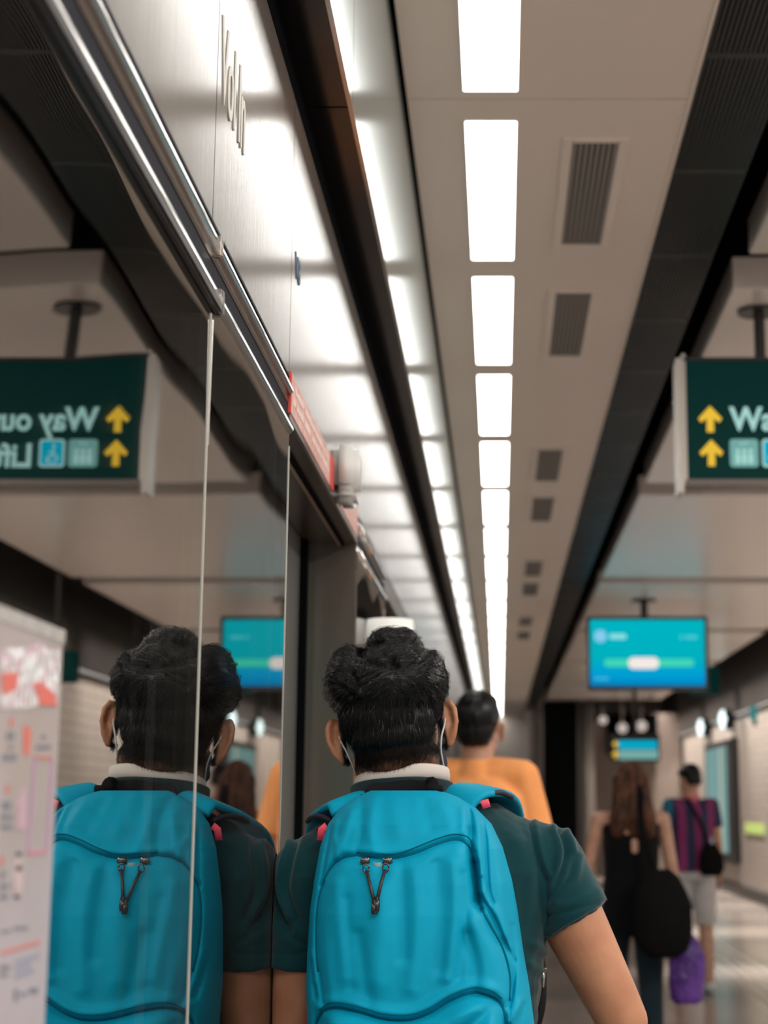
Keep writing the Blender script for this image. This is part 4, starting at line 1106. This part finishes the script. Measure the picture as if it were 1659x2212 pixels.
# shoulder straps run over the shoulders and back under the arms
def strap(pts, name):
    c = catmull(pts, 8); ctr = Vector((CX, BY, 1.25)); ups = []
    for p in c:
        ups.append(Vector(((p.x-CX)*.55, (p.y-BY), max(p.z-1.22, .0)*1.5+.01)))
    return part(name, MB().ribbon(c, ups, .062, .013, 16).mesh(name), TEAL, BP)
SL = [at(760, 1748, 2.33), at(748, 1728, 2.35), at(728, 1738, 2.385), at(708, 1757, 2.43), at(700, 1800, 2.53), at(700, 1900, 2.59), at(690, 2080, 2.57)]
SR = [at(985, 1740, 2.33), at(1008, 1712, 2.345), at(1040, 1706, 2.38), at(1072, 1715, 2.43), at(1092, 1760, 2.53), at(1105, 1880, 2.59), at(1125, 2080, 2.57)]
sL = strap(SL, 'shoulder_strap'); sR = strap(SR, 'shoulder_strap')
DK = mat('strap_edge', (.008, .008, .02), .7); PINK = mat('pink_piping', (.85, .07, .13), .6)
for pts in ([at(664, 1774, 2.40), at(675, 1765, 2.375), at(695, 1764, 2.35), at(716, 1773, 2.335)], [at(1038, 1722+4, 2.335), at(1058, 1716, 2.35), at(1082, 1712, 2.37), at(1106, 1722, 2.40)]):
    part('strap_binding', MB().tube(catmull(pts, 6), .0040, 8).mesh('b'), DK, BP)
part('pink_tab', MB().ribbon([at(706, 1784, 2.315), at(695, 1792, 2.315), at(692, 1815, 2.315)], [(0, -1, 0)]*3, .011, .003).mesh('p'), PINK, BP)
part('pink_tab', MB().ribbon([at(1046, 1728, 2.315), at(1051, 1745, 2.315)], [(0, -1, 0)]*2, .012, .003).mesh('p'), PINK, BP)
# lower webbing with a metal buckle
wp = catmull([at(1125, 2080, 2.57), at(1168, 2060, 2.50), at(1176, 2110, 2.44), at(1172, 2170, 2.38), at(1150, 2250, 2.34)], 6)
part('side_webbing', MB().ribbon(wp, [(1, -.5, 0)]*len(wp), .022, .003).mesh('w'), mat('webbing_black', (.014, .012, .013)), BP)
p = at(1172, 2112, 2.40); part('buckle', MB().prism([(p.x-.006, p.z+.014), (p.x+.006, p.z+.014), (p.x+.002, p.z-.014), (p.x-.001, p.z-.014)], p.y-.002, p.y+.002, 'y').mesh('k'), mat('buckle_steel', (.75, .72, .68), .25, .8), BP)

# --------------------------------------------------------------- other passengers
def passenger(name, X0, Yc, H, heading, skin, label, spec):
    """generic walking figure, faces +Y rotated by heading; returns the Empty (parts in its local frame)"""
    t = empty(name, (X0, Yc, 0), heading, label=label, cat='person')
    s = H/1.72
    def V(x, y, z): return Vector((x*s, y*s, z*s))
    sw = spec.get('sw', .185); hw_ = spec.get('hip', .085)
    st = spec.get('stride', .10)
    shz = spec.get('shz', 1.40); shL, shR = V(-sw, 0, shz), V(sw, 0, shz)
    armL = spec.get('armL', [(-sw-.05, .0, 1.12), (-sw-.03, .08, .87)]); armR = spec.get('armR', [(sw+.05, .0, 1.12), (sw+.03, .08, .87)])
    fl = Flesh()
    hm = Matrix.Translation(V(0, .01, 1.585)) @ Euler((spec.get('nod', 0), 0, spec.get('turn', 0))).to_matrix().to_4x4()
    head_flesh(fl, hm, s*.97)
    fl.chain([V(0, -.01, 1.40), V(0, .0, 1.53)], [.058*s, .052*s])
    wst, ch = spec.get('waist', .125)*s, spec.get('chest', .155)*s
    def tor(fl, g):
        fl.loft([(0, 0, .88*s, .155*s+g, .10*s+g), (0, 0, 1.0*s, wst+.01+g, .092*s+g), (0, 0, 1.12*s, wst+g, .09*s+g), (0, 0, 1.26*s, ch+g, .105*s+g), (0, 0, 1.36*s, ch+g, .095*s+g), (0, 0, 1.42*s, .10*s+g, .06*s+g)])
    tor(fl, 0)
    for sh, arm, q in ((shL, armL, -1), (shR, armR, 1)):
        el, wr = V(*arm[0]), V(*arm[1]); ar = spec.get('arm', 1)
        fl.cap(V(0, 0, 1.39+(shz-1.40)*1.6), .055*s, sh, .047*s*ar); fl.chain([sh, el], [.047*s*ar, .036*s*ar]); fl.chain([el, el.lerp(wr, .3), wr], [.036*s*ar, .037*s*ar, .025*s*ar])
        hand(fl, wr, (wr-el).normalized(), (-q, 0, 0), (0, 1, 0), s*.95)
    legs = []
    for q, f in ((-1, 1), (1, -1)):
        hp_, kn, an = V(q*hw_, 0, .90), V(q*hw_, f*st*.6+.02, .49), V(q*hw_, f*st, .09); legs.append((hp_, kn, an))
        fl.chain([hp_, kn, kn+V(0, -.012, -.12), an], [.082*s, .055*s, .054*s, .036*s]); fl.cap(an+V(0, -.02, -.05), .034*s, an+V(0, .13, -.055), .030*s)
    me = fl.fuse('body', .0065, 3)
    a = me.attributes.new('stubble', 'FLOAT', 'POINT')
    co, _ = get_co(me); co[:, 2] = np.maximum(co[:, 2], .0); set_co(me, co)
    b = link('body', me, skin, t, True)
    eyes(hm, b, s*.97)
    # top
    fl = Flesh(); zb = spec.get('hem', .90)*s
    g = spec.get('loose', .014)
    fl.loft([(0, 0, zb, .158*s+g, .105*s+g), (0, 0, 1.0*s, wst+.018+g, .096*s+g), (0, 0, 1.12*s, wst+.004+g, .092*s+g), (0, 0, 1.26*s, ch+g, .107*s+g), (0, 0, 1.36*s, ch-.004+g, .097*s+g)]
            + ([] if spec.get('sleeveless') else [(0, 0, 1.42*s, .10*s+g, .06*s+g)]))
    if not spec.get('sleeveless'):
        for sh, arm in ((shL, armL), (shR, armR)):
            el = V(*arm[0]); hem = sh.lerp(el, .62)
            fl.cap(V(0, 0, 1.385+(shz-1.40)*1.9), .062*s, sh, .058*s); fl.cap(V(0, -.008, 1.39+(shz-1.40)*1.5), .070*s, V(0, -.004, 1.425+(shz-1.40)*1.2), .060*s); fl.flat(sh, .058*s, hem, .060*s)
    else:
        for q in (-1, 1): fl.cap(V(q*.09, 0, 1.385), .048*s, V(q*.115, 0, 1.355), .05*s)
    me = fl.fuse('shirt', .0065, 4); co, no = get_co(me); set_co(me, co+no*(.004*soft(co, (7, 7, 3), 21))[:, None])
    top = link('shirt', me, spec['top'], t, True)
    # lower garment
    fl = Flesh(); fl.loft([(0, 0, .84*s, .160*s, .112*s), (0, 0, .93*s, .160*s, .112*s), (0, 0, 1.02*s, wst+.015, .10*s)])
    for hp_, kn, an in legs:
        if spec.get('shorts'):
            k2 = hp_.lerp(kn, .98); fl.flat(hp_, .098*s, k2, .086*s)
        else:
            fl.chain([hp_, kn], [.090*s, .064*s]); fl.flat(kn, .064*s, an, .052*s)
    me = fl.fuse('trousers', .007, 3)
    link('shorts' if spec.get('shorts') else 'jeans', me, spec['bottom'], t, True)
    for hp_, kn, an in legs:
        fl = Flesh(); fl.chain([an+V(0, -.03, -.045), an+V(0, .07, -.05), an+V(0, .15, -.055)], [.042*s, .040*s, .034*s]); me = fl.fuse('shoe', .007, 2)
        co, _ = get_co(me); co[:, 2] = np.maximum(co[:, 2], 0); set_co(me, co); link('shoe', me, spec.get('shoe', mat('shoe_black', (.01, .01, .01))), t, True)
    # hair
    fl = Flesh(); hs_ = s*.97
    E = lambda c, r: fl.ell(hm @ (Vector(c)*hs_), tuple(a*hs_ for a in r), hm.to_euler())
    E((0, -.022, .050), (.081, .095, .090)); E((0, -.055, .0), (.068, .055, .07)); E((0, .05, .085), (.06, .05, .045))
    if spec.get('long'):
        for q in (-1, 0, 1):
            fl.chain([hm @ Vector((q*.045, -.05, .02)), V(q*.055, -.075, 1.48), V(q*.075, -.095, 1.40), V(q*.085, -.10, 1.335)], [.052*s, .056*s, .052*s, .036*s])
    me = fl.fuse('hair', .005, 3); co, no = get_co(me)
    set_co(me, co+no*(.003*soft(co, (30, 30, 5), 31))[:, None])
    if not spec.get('long'):
        bm = bmesh.new(); bm.from_mesh(me); hi = hm.inverted()
        bmesh.ops.delete(bm, geom=[v for v in bm.verts if (hi @ v.co).z < -.055*hs_ or ((hi @ v.co).y > .0 and (hi @ v.co).z < .01)], context='VERTS'); bm.to_mesh(me); bm.free()
    link('hair', me, spec.get('hair', HAIR), t, True)
    return t, s, V, top
ORANGE = cloth('shirt_orange', (.92, .37, .13), .1, .85)
orange_p, s, V, _ = passenger('person', -.075, 5.72, 1.80, math.radians(-14), SKIN2, 'person in a bright orange t-shirt standing ahead, behind the man\'s right ear',
    dict(top=ORANGE, bottom=cloth('trousers_navy', (.02, .022, .03)), sw=.155, shz=1.425, chest=.165, waist=.155, loose=.02, nod=.12, armL=[(-.185, .04, 1.13), (-.10, .24, 1.08)], armR=[(.215, .04, 1.13), (.14, .24, 1.08)], stride=.03))
BLACKTOP = cloth('top_black', (.006, .006, .007), .05)
wom, s, V, wtop = passenger('person', .672, 8.33, 1.62, math.radians(4), SKIN2, 'person with long brown hair and a black sleeveless top walking away with bags',
    dict(top=BLACKTOP, bottom=cloth('jeans_dark', (.012, .022, .030)), sw=.175, chest=.135, waist=.125, hem=.80, sleeveless=True, long=True, loose=.016, arm=.92,
         hair=mat('hair_brown', (.12, .045, .020), .5, spec=.15, bump=((200, 200, 20), .5, .002), noise=((60, 60, 8), (.03, .016, .012), .4, .6)), armL=[(-.235, .02, 1.12), (-.21, .10, .88)], armR=[(.225, .0, 1.12), (.27, .05, .86)], stride=.16))
# keyhole opening on the back of the top
mb = MB().prism(rrect(-.016, .016, 1.225*s, 1.30*s, .0155, 6), -.148*s, -.118*s, 'y')
o = mb.build('keyhole_opening', SKIN2, wtop)
mb = MB().ribbon(catmull([V(-.085, -.085, 1.345), V(-.03, -.112, 1.335), V(.03, -.112, 1.335), V(.085, -.085, 1.345)], 5), [(0, -1, .2)]*16, .030, .010); mb.build('neckline_gap', SKIN2, wtop, True)
# black shoulder bag on her right hip
bg = empty('shoulder_bag', (.80, 8.05, .66), label='large black shoulder bag hanging at the right hip of the long-haired person', cat='bag')
fl = Flesh(); fl.loft([(0, 0, .0, .07, .04), (0, 0, .03, .115, .065), (0, 0, .09, .14, .075), (0, 0, .17, .147, .078), (0, 0, .25, .142, .075), (-.005, 0, .32, .125, .062), (-.01, 0, .38, .10, .048), (-.02, 0, .42, .06, .03)], e=2.0)
me = fl.fuse('bag_body', .005, 8); co, no = get_co(me); set_co(me, co+no*(.005*soft(co, (6, 6, 6), 41))[:, None])
link('bag_body', me, mat('bag_black', (.004, .004, .004), .75, spec=.08), bg, True)
MB().ribbon(catmull([(-.09, -.02, .36), (-.10, -.03, .55), (-.10, -.02, .78), (-.10, .08, .80), (-.08, .09, .60), (-.03, .05, .40)], 6), [(-.2, -1, .1)]*31, .03, .006).build('strap', mat('bag_black', (.006,)*3), bg, True)
# purple carrier bag
pb = empty('carrier_bag', (at(1466, 2150, 8.25).x, 8.20, at(1478, 2150, 8.25).z), label='crumpled purple carrier bag held low beside the black shoulder bag', cat='bag')
fl = Flesh(); fl.loft([(0, 0, .0, .055, .03), (0, 0, .03, .080, .045), (0, 0, .12, .090, .048), (.005, 0, .24, .088, .04), (.0, 0, .30, .066, .03), (-.02, 0, .35, .022, .014), (-.035, 0, .39, .008, .008)]); me = fl.fuse('bag_body', .005, 3); co, no = get_co(me)
set_co(me, co+no*(.008*soft(co, (12, 12, 4), 51)+.003*soft(co, (40, 40, 12), 52))[:, None])
link('bag_body', me, mat('bag_purple', (.060, .015, .16), .35, spec=.4, noise=((12, 12, 5), (.13, .045, .28), .45, .62), bump=((30, 30, 12), .5, .004)), pb, True)
MB().tube(catmull([(-.035, 0, .35), (-.045, 0, .40), (-.055, 0, .44), (-.035, .01, .40), (-.03, 0, .35)], 5), .005, 8).build('handle', mat('bag_purple', (.085, .022, .20)), pb, True)
# jersey wearer farther on
def jersey():
    m, n, out = nt('jersey_stripes'); p = n.nodes.new('ShaderNodeBsdfPrincipled'); tc = n.nodes.new('ShaderNodeTexCoord')
    nz = n.nodes.new('ShaderNodeTexNoise'); nz.inputs['Scale'].default_value = 4
    n.links.new(tc.outputs['Object'], nz.inputs['Vector'])
    w = n.nodes.new('ShaderNodeTexWave'); w.inputs['Scale'].default_value = 2.6; w.inputs['Distortion'].default_value = 1.2; w.inputs['Phase Offset'].default_value = 2.2
    n.links.new(tc.outputs['Object'], w.inputs['Vector'])
    sp = n.nodes.new('ShaderNodeSeparateXYZ'); n.links.new(tc.outputs['Object'], sp.inputs[0])
    cr = n.nodes.new('ShaderNodeValToRGB'); cr.color_ramp.elements[0].position = .50; cr.color_ramp.elements[0].color = (.006, .012, .055, 1)
    cr.color_ramp.elements[1].position = .60; cr.color_ramp.elements[1].color = (.22, .010, .11, 1); n.links.new(w.outputs['Fac'], cr.inputs[0])
    lt = n.nodes.new('ShaderNodeMath'); lt.operation = 'LESS_THAN'; lt.inputs[1].default_value = -.165; n.links.new(sp.outputs['X'], lt.inputs[0])
    mx = n.nodes.new('ShaderNodeMix'); mx.data_type = 'RGBA'; mx.inputs[7].default_value = (.0, .12, .19, 1)
    n.links.new(lt.outputs[0], mx.inputs[0]); n.links.new(cr.outputs[0], mx.inputs[6]); n.links.new(mx.outputs[2], p.inputs['Base Color'])
    p.inputs['Roughness'].default_value = .7; n.links.new(p.outputs[0], out.inputs[0]); return m
jer, s, V, jt = passenger('person', 1.475, 12.5, 1.70, math.radians(12), SKIN2, 'person in a navy and magenta jersey and pale shorts walking beside the tiled wall',
    dict(top=jersey(), bottom=cloth('shorts_pale', (.52, .49, .48)), shorts=True, sw=.17, chest=.14, waist=.13, loose=.016, turn=.35, nod=-.25, stride=.10, armL=[(-.22, .04, 1.14), (-.14, .22, 1.05)], armR=[(.21, .0, 1.13), (.24, .06, .88)],
         shoe=mat('shoe_white', (.5, .5, .5), .6)))
MB().ribbon(catmull([V(-.06, -.02, 1.47), V(0, -.058, 1.455), V(.06, -.02, 1.47)], 6), [(0, -1, .3)]*13, .035, .012).build('collar', mat('collar_pink', (.62, .06, .16), .7), jt, True)
sb = empty('waist_bag', (1.60, 12.33, .86), label='small black bag on the back of the person in the jersey', cat='bag')
fl = Flesh(); fl.loft([(0, 0, .0, .07, .03), (0, 0, .06, .10, .05), (0, 0, .15, .09, .05), (-.01, 0, .24, .05, .03)]); me = fl.fuse('bag_body', .008, 5); link('bag_body', me, mat('bag_black', (.006,)*3), sb, True)
MB().ribbon(catmull([(-.02, 0, .22), (-.08, .0, .40), (-.17, .03, .58)], 6), [(0, -1, .1)]*13, .03, .006).build('strap', mat('bag_black', (.006,)*3), sb, True)

# ================================================================== LIGHT
wd = bpy.data.worlds.new('station_air'); SC.world = wd; wd.use_nodes = True
bgn = wd.node_tree.nodes['Background']; bgn.inputs[0].default_value = (1.0, .93, .87, 1); bgn.inputs[1].default_value = .38
def area(name, loc, rot, sx_, sy_, pw, col=(1, .96, .9)):
    l = bpy.data.lights.new(name, 'AREA'); l.shape = 'RECTANGLE'; l.size = sx_; l.size_y = sy_; l.energy = pw; l.color = col
    o = bpy.data.objects.new(name, l); COL.objects.link(o); o.location = loc; o.rotation_euler = rot; return o
for k in range(3):
    area('concourse_lamp', (2.75, -1.0+2.8*k, CZ-.02), (0, 0, 0), .3, 1.2, 46)  # unseen lights added to brighten the floor and ceiling
area('concourse_lamp', (.75, -.3, 3.28), (math.radians(34), 0, math.radians(14)), 1.3, .5, 32)  # unseen light added overhead to brighten the man's back
# unseen fill lights added above the open board joints and beside the wall
for k in range(0, 8):
    a_ = area('joint_lamp', (2.1, 5.66+4.155*(k-1), CZ+.48), (0, 0, 0), 1.6, .22, 5); a_.data.spread = math.radians(28)
for k in range(0, 6):
    a_ = area('cove_lamp', (3.20, 10.0+4.155*k, CZ+.30), (0, math.radians(-8), 0), 1.0*.12, 3.6, 55); a_.data.spread = math.radians(70)

# ================================================================== CAMERA
cam = bpy.data.cameras.new('camera'); co_ = bpy.data.objects.new('camera', cam); COL.objects.link(co_)
cam.sensor_fit = 'HORIZONTAL'; cam.sensor_width = 24; cam.lens = 50
cam.shift_x = (829.5-VX)/1659.0; cam.shift_y = 0
co_.location = (0, 0, CAMZ); co_.rotation_euler = (PI/2+TILT, 0, 0)
cam.clip_start = .05; cam.clip_end = 200
cam.dof.use_dof = True; cam.dof.focus_distance = 2.15; cam.dof.aperture_fstop = 4.3
SC.camera = co_
SC.view_settings.view_transform = 'Standard'; SC.view_settings.look = 'None'; SC.view_settings.gamma = 1; SC.view_settings.use_curve_mapping = False
SC.view_settings.exposure = 0.90
